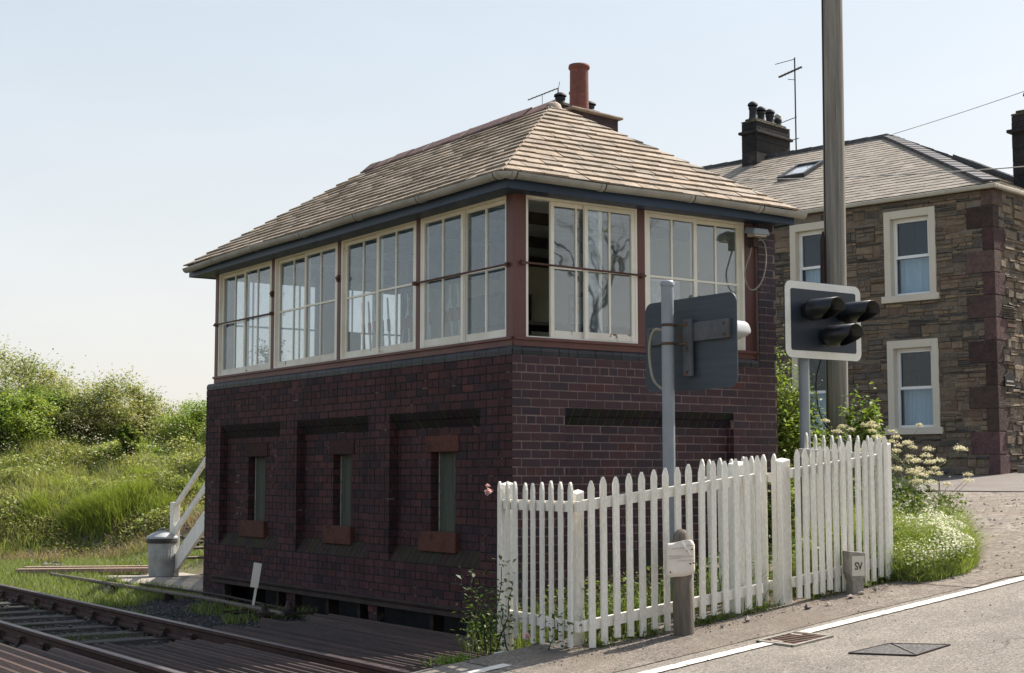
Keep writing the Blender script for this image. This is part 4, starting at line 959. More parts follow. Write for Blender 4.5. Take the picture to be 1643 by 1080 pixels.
# ------------------------------------------------------------------ stone house
HX,HY,HZ=14.13,5.148,1.42
HR=math.atan2(-.979,.203)
hA=Vector((-.2028,.9792,0)); hB=Vector((.9792,.2028,0))
HM=Matrix.Translation((HX,HY,HZ))@Matrix.Rotation(HR,4,'Z')
EH=5.36      # eave height above HZ
def house_part(mb,name,mat,par,bev=0):
    return mb.build(name,mat,par,bev,local=True)
def rubble(mb,fr,u0,u1,v0,v1,holes,colmode=0,wmin=.12,wmax=.5,rough=.018):
    """random rubble: bands cut into patches, each patch with courses of its own"""
    v=v0; k=.014
    while v<v1-.02:
        H=random.uniform(.26,.44); H=min(H,v1-v)
        if v1-v-H<.15: H=v1-v
        u=u0
        while u<u1-.01:
            Wd=min(random.uniform(.35,1.2),u1-u)
            if u1-u-Wd<.25: Wd=u1-u
            rows=[]; t=0
            while t<H-.001:
                h=random.choice((.03,.04,.05,.06,.07,.085,.10,.13,.16))
                if H-t-h<.035: h=H-t
                rows.append((t,h)); t+=h
            for (t,h) in rows:
                sgs=[(u,u+Wd)]
                for (a,b,c,d) in holes:
                    lo,hi=v+t,v+t+h
                    if c<hi-.012 and d>lo+.012: sgs=[x for sg in sgs for x in clip(sg[0],sg[1],[(a,b)])]
                for (p,q) in sgs:
                    x=p+0.0; 
                    while x<q-.005:
                        w=random.uniform(.12,.42)*(1.5 if h<.06 else 1); w=min(w,q-x)
                        if q-x-w<.07: w=q-x
                        r=random.random(); val=random.uniform(.80,1.16)
                        c=(.180,.140,.102) if r<.42 else (.150,.124,.096) if r<.76 else (.105,.094,.083) if r<.89 else (.215,.165,.115) if r<.97 else (.155,.105,.080)
                        if h<.06 and random.random()<.4: c=(.07,.067,.065)
                        c=tuple(m*val for m in c); g=.004
                        e=[random.uniform(-.012,.012)*(1 if h>.07 else .5) for _ in range(4)]; z=[random.uniform(-rough,rough)*.5 for _ in range(4)]; w1=random.uniform(-rough,rough)
                        P=fr.P; ub,ut=random.uniform(-.008,.008),random.uniform(-.008,.008)
                        cs=[(x+g,v+t+g+e[0],z[0]),(x+w-g+ub,v+t+g+e[1],z[1]),(x+w-g+ut,v+t+h-g+e[2],z[2]),(x+g,v+t+h-g+e[3],z[3])]
                        f=[P(a,b,w1+d_*.5-.004) for a,b,d_ in cs]
                        mu=sum(a for a,_,_ in cs)/4; mv=sum(b for _,b,_ in cs)/4
                        f2=[P(a+(k*.5 if a<mu else -k*.5),b+(min(k,h*.2)*.5 if b<mv else -min(k,h*.2)*.5),w1+d_+k) for a,b,d_ in cs]
                        bk=[q_-fr.N*.05 for q_ in f]
                        mb.add(f2+f+bk,[(0,1,2),(0,2,3),(4,5,1,0),(5,6,2,1),(6,7,3,2),(7,4,0,3),(8,9,5,4),(9,10,6,5),(10,11,7,6),(11,8,4,7)],c,0)
                        x+=w
            u+=Wd
        v+=H
def wallslab(mb,fr,u0,u1,v0,v1,holes,w0,w1):
    us=sorted({u0,u1}|{min(max(h[0],u0),u1) for h in holes}|{min(max(h[1],u0),u1) for h in holes})
    for a,b in zip(us,us[1:]):
        m=(a+b)/2; hs=[(h[2],h[3]) for h in holes if h[0]<m<h[1]]
        for (p,q) in clip(v0,v1,hs): fr.box(mb,a,b,p,q,w0,w1,(1,1,1),1)
FRONT=Fr((0,0,0),(1,0,0),(0,-1,0)); GAB=Fr((0,0,0),(0,1,0),(1,0,0))
def hroof(mb,a,b,c,d): roofplane(mb,a,b,c,d,.205,.26,.34,.010,lambda:(lambda v:(v,v*.99,v*.97))(random.uniform(.82,1.15)),.003)
def window_unit(par,u0,u1,v0,v1,fr=FRONT,curt=True,dark=False):
    """surround outer size u0..u1, v0..v1"""
    s=.135; mb=MB()
    fr.box(mb,u0,u0+s,v0+.13,v1,-.16,.035); fr.box(mb,u1-s,u1,v0+.13,v1,-.16,.035); fr.box(mb,u0+s,u1-s,v1-.15,v1,-.16,.034)
    fr.box(mb,u0-.06,u1+.06,v0,v0+.13,-.16,.075)
    w=house_part(mb,'window',W['surround'],par,.006)
    mb=MB(); a,b,c,d=u0+s,u1-s,v0+.13,v1-.15; t=.05; o=-.10
    fr.box(mb,a,a+t,c,d,o-.05,o); fr.box(mb,b-t,b,c,d,o-.05,o); fr.box(mb,a+t,b-t,c,c+t,o-.05,o-.001); fr.box(mb,a+t,b-t,d-t,d,o-.05,o-.001)
    m=c+(d-c)*.50; fr.box(mb,a+t,b-t,m-.028,m+.028,o-.05,o+.008)
    tt=.03; fr.box(mb,a+t,a+t+tt,m+.028,d-t,o-.03,o+.018); fr.box(mb,b-t-tt,b-t,m+.028,d-t,o-.03,o+.018); fr.box(mb,a+t+tt,b-t-tt,d-t-tt,d-t,o-.03,o+.018)
    mb.build('frame',W['upvc'],w,.004)
    mb=MB(); fr.box(mb,a+t,b-t,c+t,d-t,o-.032,o-.028); mb.build('glass',W['houseglass'],w)
    mb=MB(); n=22
    if curt:
        pts=[]; lo=c+t; hi=d-t
        for i in range(n+1):
            u=a+t+(b-a-2*t)*i/n; ww=o-.16+.018*math.sin(i*2.4)
            pts+=[fr.P(u,lo,ww),fr.P(u,m-.02 if not dark else hi,ww)]
        mb.add(pts,[(2*i,2*i+2,2*i+3,2*i+1) for i in range(n)],smooth=True); mb.build('curtain',W['curtain'],w)
    mb=MB(); fr.box(mb,a-.3,b+.3,c-.3,d+.3,-1.55,-1.5); mb.build('room_back',W['roomdark'],w)
    return w
WIN=[(-2.21,-1.14,2.27-HZ,4.06-HZ),(-2.22,-1.14,4.79-HZ,6.56-HZ),(-4.36,-3.29,2.27-HZ,4.06-HZ),(-4.36,-3.29,4.79-HZ,6.56-HZ),(-7.3,-6.23,2.27-HZ,4.06-HZ),(-7.3,-6.23,4.79-HZ,6.56-HZ)]
H1=thing('stone_house','two storey rubble stone house with red sandstone quoins, cream window surrounds and a slate roof','house',(HX,HY,HZ),HR)
hol=[(a,b,c,d) for a,b,c,d in WIN]
mb=MB(); qh=.415
quo=[]
k=0; v=-1.2+.0
while v<EH-.3:
    quo.append((v,min(v+qh,EH-.02),.53 if k%2==0 else .20,.24 if k%2==0 else .40)); v+=qh; k+=1
qholes_f=[(-a,.0,v0,v1) for (v0,v1,a,b) in quo]; qholes_g=[(0,b,v0,v1) for (v0,v1,a,b) in quo]
rubble(mb,FRONT,-8.2,-.02,-1.2,EH-.1,hol+qholes_f); wallslab(mb,FRONT,-8.2,-.06,-1.2,EH,hol,-.35,-.006)
house_part(mb,'front_wall',[W['rubble'],W['rubblemortar']],H1)
mb=MB(); rubble(mb,GAB,.02,9.2,-1.2,EH-.1,qholes_g,rough=.03); wallslab(mb,GAB,.36,9.2,-1.2,EH,[],-.35,-.006)
GAB.box(mb,.007,.355,-1.2,EH,-.05,-.008,(1,1,1),1)
house_part(mb,'side_wall',[W['rubble'],W['rubblemortar']],H1)
mb=MB()
for (v0,v1,a,b) in quo:
    c=random.uniform(.6,1.35); d_=random.uniform(-.005,.006); mb.box(-a-random.uniform(-.02,.03),.020+d_,-.020-d_,b+random.uniform(-.02,.03),v0+.006,v1-.006,(c,c*random.uniform(.9,1.15),c*random.uniform(.95,1.2)))
house_part(mb,'quoins',W['quoin'],H1,.01)
for i,(a,b,c,d) in enumerate(WIN): window_unit(H1,a,b,c,d,curt=(i%2==0) or True,dark=False)
mb=MB(); rubble(mb,Fr((0,9.2,0),(-1,0,0),(0,1,0)),0,8.2,-1.2,EH-.1,[]); wallslab(mb,Fr((0,9.2,0),(-1,0,0),(0,1,0)),.3,8.2,-1.2,EH,[],-.3,-.006); house_part(mb,'rear_wall',[W['rubble'],W['rubblemortar']],H1)
# roof
EO=.06; RT=4.68; SLP=.508; RH=EH+.05+RT*SLP
mb=MB(); hroof(mb,(-8.2,-EO,EH+.05),(EO,-EO,EH+.05),(-8.2,4.6,RH),(-RT,4.6,RH)); hroof(mb,(EO,-EO,EH+.05),(EO,9.26,EH+.05),(-RT,4.6,RH),(-RT,4.6,RH)); hroof(mb,(EO,9.26,EH+.05),(-8.2,9.26,EH+.05),(-RT,4.6,RH),(-8.2,4.6,RH))
rf=house_part(mb,'roof',W['slatehouse'],H1)
mb=MB(); d=.012; mb.add([(-8.2,-EO,EH+.04),(EO,-EO,EH+.04),(EO,9.26,EH+.04),(-8.2,9.26,EH+.04),(-8.2,4.6,RH-d),(-RT,4.6,RH-d)],[(0,1,5,4),(1,2,5),(2,3,4,5),(3,2,1,0)]); mb.build('roof_deck',W['slateedge'],rf)
def ridgeline(mb,a,b,L,w,h,step=True,m=0):
    a=Vector(a);b=Vector(b); D=(b-a); n=max(1,int(D.length/L)); 
    for i in range(n):
        p=a+D*(i/n); q=a+D*((i+.975)/n); c=random.uniform(.8,1.25)
        mb.bar(p+Vector((0,0,h*.5)),q+Vector((0,0,h*.5+ (.012 if step else 0))),w,h,col=(c,c,c))
mb=MB(); ridgeline(mb,(-8.2,4.6,RH-.03),(-RT,4.6,RH-.03),.45,.17,.09); 
ridgeline(mb,(-RT,4.6,RH-.02),(EO-.05,-EO+.05,EH+.07),.34,.30,.05); ridgeline(mb,(-RT,4.6,RH-.02),(EO-.05,9.2,EH+.07),.34,.24,.05)
mb.build('ridge_tiles',W['slatedark'],rf)
mb=MB(); mb.box(-8.2,.15,-.15,-.06,EH-.045,EH+.035); house_part(mb,'gutter',W['housegutter'],H1,.02)
mb=MB(); mb.box(.06,.15,-.058,9.3,EH-.045,EH+.035); house_part(mb,'gutter',W['housegutter'],H1,.02)
mb=MB(); mb.box(-8.2,.058,-.055,-.03,EH-.05,EH+.04); house_part(mb,'eaves_board',W['blackpot'],H1)
# skylights
def skyl(par,cx,cy,cz,ux,vy,w,h):
    u=Vector(ux).normalized(); v=Vector(vy).normalized(); n=u.cross(v).normalized(); c=Vector((cx,cy,cz))
    mb=MB(); t=.07
    def bb(u0,u1,v0,v1,h0,h1,mb):
        pts=[c+u*a+v*b+n*k for k in (h0,h1) for a,b in ((u0,v0),(u1,v0),(u1,v1),(u0,v1))]; mb.hexa(pts)
    bb(-w/2,-w/2+t,-h/2,h/2,-.02,.10,mb); bb(w/2-t,w/2,-h/2,h/2,-.02,.10,mb); bb(-w/2+t,w/2-t,-h/2,-h/2+t,-.02,.10,mb); bb(-w/2+t,w/2-t,h/2-t,h/2,-.02,.10,mb)
    s=house_part(mb,'skylight',W['skyframe'],par,.006)
    mb=MB(); bb(-w/2+t,w/2-t,-h/2+t,h/2-t,.03,.055,mb); mb.build('glass',W['skyglass'],s)
sl=math.hypot(1,.555)
skyl(H1,-5.85,2.75,EH+.05+(2.75+EO)*SLP+.02,(1,0,0),(0,1,SLP),.72,.95)
skyl(H1,-2.15,4.5,EH+.05+(2.15+EO)*SLP+.03,(0,1,0),(-1,0,SLP),.8,1.7)
# slate plaque
mb=MB(); GAB.box(mb,.22,.62,3.12-HZ,3.30-HZ,.03,.045); mb.prism([GAB.P(.20,3.30-HZ,.03),GAB.P(.64,3.30-HZ,.03),GAB.P(.42,3.40-HZ,.03)],(.015,0,0)); pq=house_part(mb,'name_plaque',W['inkblack'],H1)
mb=MB(); GAB.box(mb,.24,.60,3.135-HZ,3.150-HZ,.046,.049)
for k in range(8): GAB.box(mb,.28+k*.035,.302+k*.035,3.20-HZ,3.232-HZ,.046,.048)
mb.build('plaque_lettering',W['surround'],pq)
# planter by the side wall
t=thing('planter','low grey planter box at the foot of the sunlit side wall','planter',(0,0,0)); t.matrix_basis=HM
mb=MB(); mb.box(.12,.50,.42,1.3,.02,.26); mb.build('trough',W['concrete'],t,.01,True)
mb=MB(); mb.box(.15,.47,.45,1.27,.2,.27); mb.build('soil',W['bark'],t,0,True)
# second house of the terrace
H2=thing('terraced_house','adjoining stone terraced house mostly hidden behind the signal box, its slate roof continuing the first','house',tuple(HM@Vector((-8.2,0,0))),HR)
mb=MB(); rubble(mb,FRONT,-6.6,-.0,-1.2,EH-.1,[]); wallslab(mb,FRONT,-6.6,0,-1.2,EH,[],-.35,-.006); house_part(mb,'front_wall',[W['rubble'],W['rubblemortar']],H2)
mb=MB(); wallslab(mb,Fr((-6.6,0,0),(0,1,0),(-1,0,0)),0,9.2,-1.2,EH,[],-.3,0); wallslab(mb,Fr((0,9.2,0),(-1,0,0),(0,1,0)),0,6.6,-1.2,EH,[],-.3,0)
mb.prism([(-6.6,0,EH),(-6.6,9.2,EH),(-6.6,4.6,RH-.03)],(.25,0,0)); house_part(mb,'gable_wall',[W['rubblemortar'],W['rubblemortar']],H2)
mb=MB(); hroof(mb,(-6.6,-EO,EH+.05),(-.01,-EO,EH+.05),(-6.6,4.6,RH),(-.01,4.6,RH)); hroof(mb,(-.01,9.26,EH+.05),(-6.6,9.26,EH+.05),(-.01,4.6,RH),(-6.6,4.6,RH)); rf2=house_part(mb,'roof',W['slatehouse'],H2)
mb=MB(); mb.add([(-6.6,-EO,EH+.04),(0,-EO,EH+.04),(0,9.26,EH+.04),(-6.6,9.26,EH+.04),(-6.6,4.6,RH-.012),(0,4.6,RH-.012)],[(0,1,5,4),(2,3,4,5),(3,2,1,0)]); mb.build('roof_deck',W['slateedge'],rf2)
mb=MB(); ridgeline(mb,(-6.6,4.6,RH-.03),(0,4.6,RH-.03),.45,.17,.09); mb.build('ridge_tiles',W['slatedark'],rf2)
mb=MB(); mb.box(-6.6,-.01,-.15,-.06,EH-.045,EH+.035); house_part(mb,'gutter',W['housegutter'],H2,.02)
# chimneys
def stack(par,a0,a1,b0,b1,zb,zt,pots,bandz=.25,proj=.06):
    mb=MB(); 
    z=zb; k=0
    while z<zt-.01:
        h=min(.28,zt-z); c=random.uniform(.7,1.4); 
        mb.box(-a1+random.uniform(0,.008),-a0-random.uniform(0,.008),b0+random.uniform(0,.008),b1-random.uniform(0,.008),z,z+h-.008,(c,c,c)); z+=h
    mb.box(-a1+.015,-a0-.015,b0+.015,b1-.015,zb,zt-.005,(.8,.8,.8))
    s=house_part(mb,'chimney',W['blackstone'],par)
    mb=MB(); mb.box(-a1-proj,-a0+proj,b0-proj,b1+proj,zt-bandz,zt-bandz+.07); mb.build('band',W['blackstone'],s,.015)
    mb=MB(); mb.prism([(-a1-.01,b0-.01,zt),(-a0+.01,b0-.01,zt),(-a0+.01,b1+.01,zt),(-a1-.01,b1+.01,zt)],(0,0,.05)); mb.box(-a1+.06,-a0-.06,b0+.06,b1-.06,zt+.05,zt+.12); mb.build('flaunching',W['lead'],s,.03)
    ca=-(a0+a1)/2
    for (b,h,r,kind) in pots:
        mb=MB(); pr=[(r*1.12,.08),(r*1.12,.14),(r,.16),(r*.94,h-.08),(r*1.1,h-.06),(r*1.12,h),(r*.9,h)]
        mb.lathe(pr+[(r*.85,h-.1),(0,h-.1)],(ca,b,zt),20)
        if kind=='dome': 
            mb.tube([(ca-r*.8,b,zt+h),(ca-r*.8,b,zt+h+.05)],.012,5); mb.tube([(ca+r*.8,b,zt+h),(ca+r*.8,b,zt+h+.05)],.012,5)
            mb.lathe([(r*1.35,h+.03),(r*1.25,h+.08),(r*.6,h+.13),(0,h+.14)],(ca,b,zt),20)
        if kind=='ball': mb.lathe([(r*math.cos(t_),h+r*.6+r*math.sin(t_)) for t_ in [R(-60+15*i) for i in range(11)]],(ca,b,zt),16,m=1)
        mb.build('chimney_pot',[W['blackpot'],W['wirelight']],s)
    return s
zt1=10.06-HZ
stack(H1,7.98,8.42,4.1,5.55,RH-1.0,zt1-.02,[(4.28,.42,.095,'dome'),(4.62,.36,.095,'dome'),(5.0,.36,.1,'dome'),(5.35,.30,.09,'ball')],.28)
mb=MB(); mb.bar((-7.99,4.0,RH-.55),(-7.99,4.55,RH-.05),.03,.10); mb.bar((-7.95,3.95,RH-.35),(-7.5,4.05,RH-.33),.2,.03); house_part(mb,'flashing',W['slatedark'],H1)
stack(H1,.35,1.0,3.0,4.6,EH+.2,8.88-HZ-.1,[(3.25,.40,.12,'dome'),(3.8,.4,.12,''),(4.3,.4,.12,'')],.35,.08)
stack(H2,13.9-8.2,14.5-8.2,3.7,5.35,RH-1.0,11.40-HZ,[(3.9,.30,.13,'dome'),(4.45,.55,.12,''),(5.0,.26,.19,'dome')],.3)
def aerial(label,loc,mast,parts):
    t=thing('tv_aerial',label,'aerial',tuple(HM@Vector(loc)),HR)
    mb=MB(); mb.tube([(0,0,0),(0,0,mast)],.018,6); mb.build('mast',W['alu'],t,0,True)
    for (p,q,r) in parts:
        mb=MB(); mb.tube([p,q],r,6)
        if r>.015:
            a=Vector(p);b=Vector(q)
            for i in range(7):
                c=a.lerp(b,(i+.5)/7); mb.tube([c+Vector((0,-.09,0)),c+Vector((0,.09,0))],.005,4)
        mb.build('boom',W['alu'],t,0,True)
aerial('tall television aerial with two short booms behind the four pot chimney',(-7.22,4.65,RH-.05),2.42,[((0,0,2.38),(-.56,0,2.36),.009),((-.46,0,2.02),(.20,0,2.15),.024),((-.2,0,1.92),(0,0,1.87),.008),((-.6,0,.85),(.03,0,.95),.010),((-.18,0,.40),(.08,0,.42),.010)])
aerial('small slanting television aerial just left of the red chimney pot',(-14.55,4.2,11.1-HZ),.95,[((-.95,-.2,.78),(.0,0,.98),.016),((0,0,.9),(.06,0,1.15),.008),((-.5,-.1,.5),(-.5,-.1,.86),.008)])
wire('thin dark wire from the right hand chimney to the end of the house ridge',tuple(HM@Vector((-4.6,4.6,RH+.05))),tuple(HM@Vector((-.5,3.2,9.35-HZ))),.02,.008,W['wirelight'])

#PART3
# ------------------------------------------------------------------ vegetation
def np_mesh(name, V, F4, colv, mat, parent=None, kind=None):
    """V (n,3), F4 (m,4) quads, colv (m,3)"""
    me=bpy.data.meshes.new(name); n=len(V); m=len(F4)
    me.vertices.add(n); me.vertices.foreach_set('co',V.astype(np.float32).ravel())
    me.loops.add(m*4); me.loops.foreach_set('vertex_index',F4.astype(np.int32).ravel())
    me.polygons.add(m); me.polygons.foreach_set('loop_start',np.arange(0,4*m,4,dtype=np.int32)); me.polygons.foreach_set('loop_total',np.full(m,4,dtype=np.int32))
    me.update(calc_edges=True); me.materials.append(mat)
    ca=me.color_attributes.new('col','FLOAT_COLOR','CORNER')
    c=np.hstack([colv,np.ones((m,1))]).astype(np.float32); ca.data.foreach_set('color',np.repeat(c,4,axis=0).ravel())
    me.validate()
    o=bpy.data.objects.new(name,me); COL.objects.link(o)
    if parent is not None: setparent(o,parent)
    if kind: o['kind']=kind
    return o
def leaves(P,S,Cc,up=.6,asp=.55):
    n=len(P); nr=rng.normal(size=(n,3)); nr[:,2]=np.abs(nr[:,2])*(1+up*2)+up; nr/=np.linalg.norm(nr,axis=1,keepdims=True)
    t=rng.normal(size=(n,3)); t-=nr*(t*nr).sum(1,keepdims=True); t/=np.linalg.norm(t,axis=1,keepdims=True); b=np.cross(nr,t)
    S=S[:,None]; fold=nr*S*.18
    V=np.stack([P-t*S, P+b*S*asp+fold, P+t*S, P-b*S*asp+fold],1).reshape(-1,3)
    F=np.arange(4*n).reshape(n,4); return V,F,Cc
def blades(P,H,Wd,Cc,lean=.35,dirv=None):
    n=len(P); a=rng.uniform(0,2*PI,n); s=np.stack([np.cos(a),np.sin(a),np.zeros(n)],1)
    l=rng.normal(size=(n,3))*lean; l[:,2]=0
    if dirv is not None: l=l+np.array(dirv)
    H=H[:,None]; Wd=Wd[:,None]; up=np.array([0,0,1.])
    m=P+up*H*.55+l*H*.35; tip=P+up*H*(1-.25*np.linalg.norm(l,axis=1,keepdims=True))+l*H
    V=np.stack([P-s*Wd,P+s*Wd,m+s*Wd*.7,m-s*Wd*.7,tip+s*Wd*.12,tip-s*Wd*.12],1).reshape(-1,3)
    i=6*np.arange(n)[:,None]; F=np.concatenate([i+np.array([[0,1,2,3]]),i+np.array([[3,2,4,5]])],1).reshape(-1,4)
    return V,F,np.repeat(Cc,2,axis=0)
def join(parts):
    Vs=[];Fs=[];Cs=[];b=0
    for V,F,c in parts: Vs.append(V);Fs.append(F+b);Cs.append(c);b+=len(V)
    return np.vstack(Vs),np.vstack(Fs),np.vstack(Cs)
def cvar(n,base,var=.25,hue=.12):
    v=rng.uniform(1-var,1+var,(n,1)); h=rng.uniform(-hue,hue,(n,1)); c=np.array(base)[None]*v
    c=c*np.hstack([1+h*1.5,np.ones((n,1)),1-h]); return np.clip(c,0,1)
def bush(name,label,cat,x,y,zb,rx,ry,h,n,ls,cols,group=None,clumps=60,flower=None,ffrac=0,trunkr=.04,lift=.1):
    n=int(n*1.7); ls=ls*.80
    t=thing(name,label,cat,(x,y,zb),0,group)
    parts=[]; cen=[]
    for k in range(clumps):
        while True:
            p=rng.uniform(-1,1,3)
            r_=np.linalg.norm(p)
            if .25<r_<1: break
        p*= (r_**-.35)*rng.uniform(.80,1.06)
        # ragged outline
        q=np.array([x+p[0]*rx,y+p[1]*ry,zb+h*(lift+(1-lift)*(.5+.5*p[2]))]); cen.append(q)
    per=n//clumps
    for q in cen:
        sg=np.array([rx,ry,h*.5])*rng.uniform(.10,.26)
        P=q+rng.normal(size=(per,3))*sg*.8; S=rng.uniform(.6,1.3,per)*ls
        base=np.array(cols[rng.integers(len(cols))])*rng.uniform(.7,1.3)
        parts.append(leaves(P,S,cvar(per,base)))
    for m_ in range(clumps):
        q=cen[rng.integers(len(cen))]
        if q[2]<zb+h*.45: continue
        o_=(q-np.array([x,y,zb+h*.4])); o_/=np.linalg.norm(o_)+1e-6; d_=o_*.6+np.array([0,0,1.0])+rng.normal(size=3)*.35; d_/=np.linalg.norm(d_)
        L_=h*rng.uniform(.10,.26); k_=int(14+10*rng.random()); tt=rng.uniform(0,1,k_)[:,None]; P=q+d_*L_*(tt*1.3)+rng.normal(size=(k_,3))*.025*(1.3-tt)
        parts.append(leaves(P,rng.uniform(.5,1.0,k_)*ls*.8,cvar(k_,np.array(cols[rng.integers(len(cols))])*1.1)))
    V,F,c=join(parts); np_mesh('crown',V,F,c,W['leaf'],t)
    # sprigs poking out of the outline
    if flower:
        nf=int(n*ffrac); q=np.array(cen)[rng.integers(len(cen),size=nf)]
        P=q+rng.normal(size=(nf,3))*np.array([rx,ry,h*.5])*.2; V,F,c=leaves(P,rng.uniform(.5,1.1,nf)*ls*.9,cvar(nf,flower,.12,.03),up=.8,asp=.9); np_mesh('blossom',V,F,c,W['petal'],t)
    mb=MB()
    for q in cen[::5]:
        b=Vector((x+random.uniform(-.1,.1)*rx,y+random.uniform(-.1,.1)*ry,zb-.1)); e_=Vector(q); m=b.lerp(e_,.5)+Vector((0,0,.12*h))
        mb.tube([b,m,e_],[trunkr,trunkr*.6,trunkr*.2],5)
    mb.build('trunk',W['bark'],t); return t
G1=[(.25,.31,.07),(.19,.26,.055),(.30,.34,.10)]; G2=[(.15,.215,.05),(.10,.155,.035),(.19,.24,.06)]; G3=[(.31,.31,.13),(.24,.26,.10),(.37,.36,.18)]
BG='bushes on top of the railway bank'
bush('tree','tall loose pale green tree at the left edge behind the bank','tree',3.0,28.6,2.3,1.9,1.6,2.55,17000,.05,G3,BG,80,trunkr=.07)
bush('bush','bright green low bush at the left edge in front of the tall pale tree','bush',2.1,24.9,1.7,1.2,1.0,1.8,9000,.05,G1,BG,60)
bush('bush','dark green bush left of the blossoming hawthorn','bush',3.2,26.0,2.1,1.25,1.0,1.65,10000,.045,G2,BG,60)
bush('hawthorn','broad hawthorn bush flecked with creamy blossom on the bank','bush',4.75,25.2,1.9,1.35,1.2,1.95,16000,.045,G3,BG,90,flower=(.55,.50,.34),ffrac=.05)
bush('bush','low grey green bush just right of the blossoming hawthorn','bush',6.0,25.6,1.9,1.2,1.0,1.5,8000,.045,G3,BG,60,flower=(.6,.52,.4),ffrac=.03)
bush('bush','distant low green bush on the bank close to the signal box','bush',6.6,23.6,1.7,1.2,1.0,1.65,8000,.045,G1,BG,50)
bush('tree','dark leafy young tree right beside the left edge of the signal box','tree',6.0,19.8,.9,.75,.75,2.45,9000,.05,G2,BG,50)
bush('bush','rounded bush beneath the hawthorn at the top of the grass','bush',4.3,22.8,1.55,.9,.7,.75,5000,.04,G1,BG,40,flower=(.55,.5,.36),ffrac=.03)
bush('bush','small sapling with broad yellow green leaves on the crest of the bank','bush',4.05,22.0,1.75,.28,.28,.95,420,.085,[(.17,.19,.04),(.10,.15,.03)],BG,14)
RG='greenery behind the right hand fence'
bush('shrub','leafy green shrub between the brick end wall and the grey pole','shrub',5.0,1.55,.35,.75,.7,2.45,24000,.036,[(.20,.26,.05),(.15,.21,.04),(.24,.29,.08)],RG,80)
bush('shrub','shrub with long leaves on the right of the wooden utility pole','shrub',5.68,.60,.8,.28,.25,1.55,1900,.05,[(.20,.26,.06),(.15,.21,.04)],RG,40)
bush('shrub','low growth behind the pickets near the grey poles','shrub',3.9,-.1,.5,.6,.5,1.1,4000,.035,G1,RG,40)

def umbel(mb_p, x,y,z, r):
    pass
def parsley(x,y,zb,h,label,group,seed):
    t=thing('cow_parsley',label,'wildflower',(x,y,zb),0,group)
    rr=random.Random(seed); mb=MB(); heads=[]; 
    top=Vector((x+rr.uniform(-.12,.12),y+rr.uniform(-.12,.12),zb+h)); base=Vector((x,y,zb))
    mb.tube([base,base.lerp(top,.5)+Vector((rr.uniform(-.03,.03),0,0)),top],[.009,.006,.003],5,col=(.13,.16,.05)); heads.append(top)
    for i in range(10):
        s=rr.uniform(.4,.95); p=base.lerp(top,s); a=rr.uniform(0,6.28); L=rr.uniform(.15,.34)
        q=p+Vector((math.cos(a)*L,math.sin(a)*L,L*rr.uniform(.5,1.0))); mb.tube([p,p.lerp(q,.5)+Vector((0,0,-.02)),q],[.004,.003,.002],4,col=(.13,.16,.05)); heads.append(q)
    st=mb.build('stem',W['leafstem'],t)
    parts=[]
    for q in heads:
        R_=rr.uniform(.03,.062)
        for k in range(11):
            a=k*2.4; r_=R_*math.sqrt((k+.5)/11); c=np.array([q.x+math.cos(a)*r_,q.y+math.sin(a)*r_,q.z+.035-r_*r_*6])
            P=c+rng.normal(size=(14,3))*np.array([.011,.011,.010]); parts.append(leaves(P,rng.uniform(.005,.010,14),cvar(14,(.66,.62,.42),.2,.03),up=1.2,asp=1))
    V,F,c=join(parts); np_mesh('flower_head',V,F,c,W['petal'],t)
    n=650; P=np.array([x,y,zb])+np.stack([rng.normal(size=n)*.14,rng.normal(size=n)*.14,rng.uniform(.05,.6,n)*h],1); V,F,c=leaves(P,rng.uniform(.015,.04,n),cvar(n,(.11,.15,.04))); np_mesh('foliage',V,F,c,W['leaf'],t)
W['leafstem']=M('green_stem',(1,1,1),(.8,.8,.8),attr=True,rough=.7)
for i,(x,y,h,lb) in enumerate([(4.45,-1.0,1.05,'tall creamy cow parsley rising right behind the fence end post'),(4.72,-.85,1.18,'cow parsley with the highest flower heads right of the fence'),(4.85,-1.25,.85,'cow parsley leaning over the gravel at the right of its clump'),(4.2,-1.45,.95,'short cow parsley at the foot of the clump by the end post'),(4.9,-.5,1.05,'cow parsley at the back of the clump, against the stone wall'),(4.35,-.45,1.25,'cow parsley in front of the wooden pole, apart from the clump')]):
    parsley(x,y,road_z(x),h,lb,'cow parsley by the fence end',i)

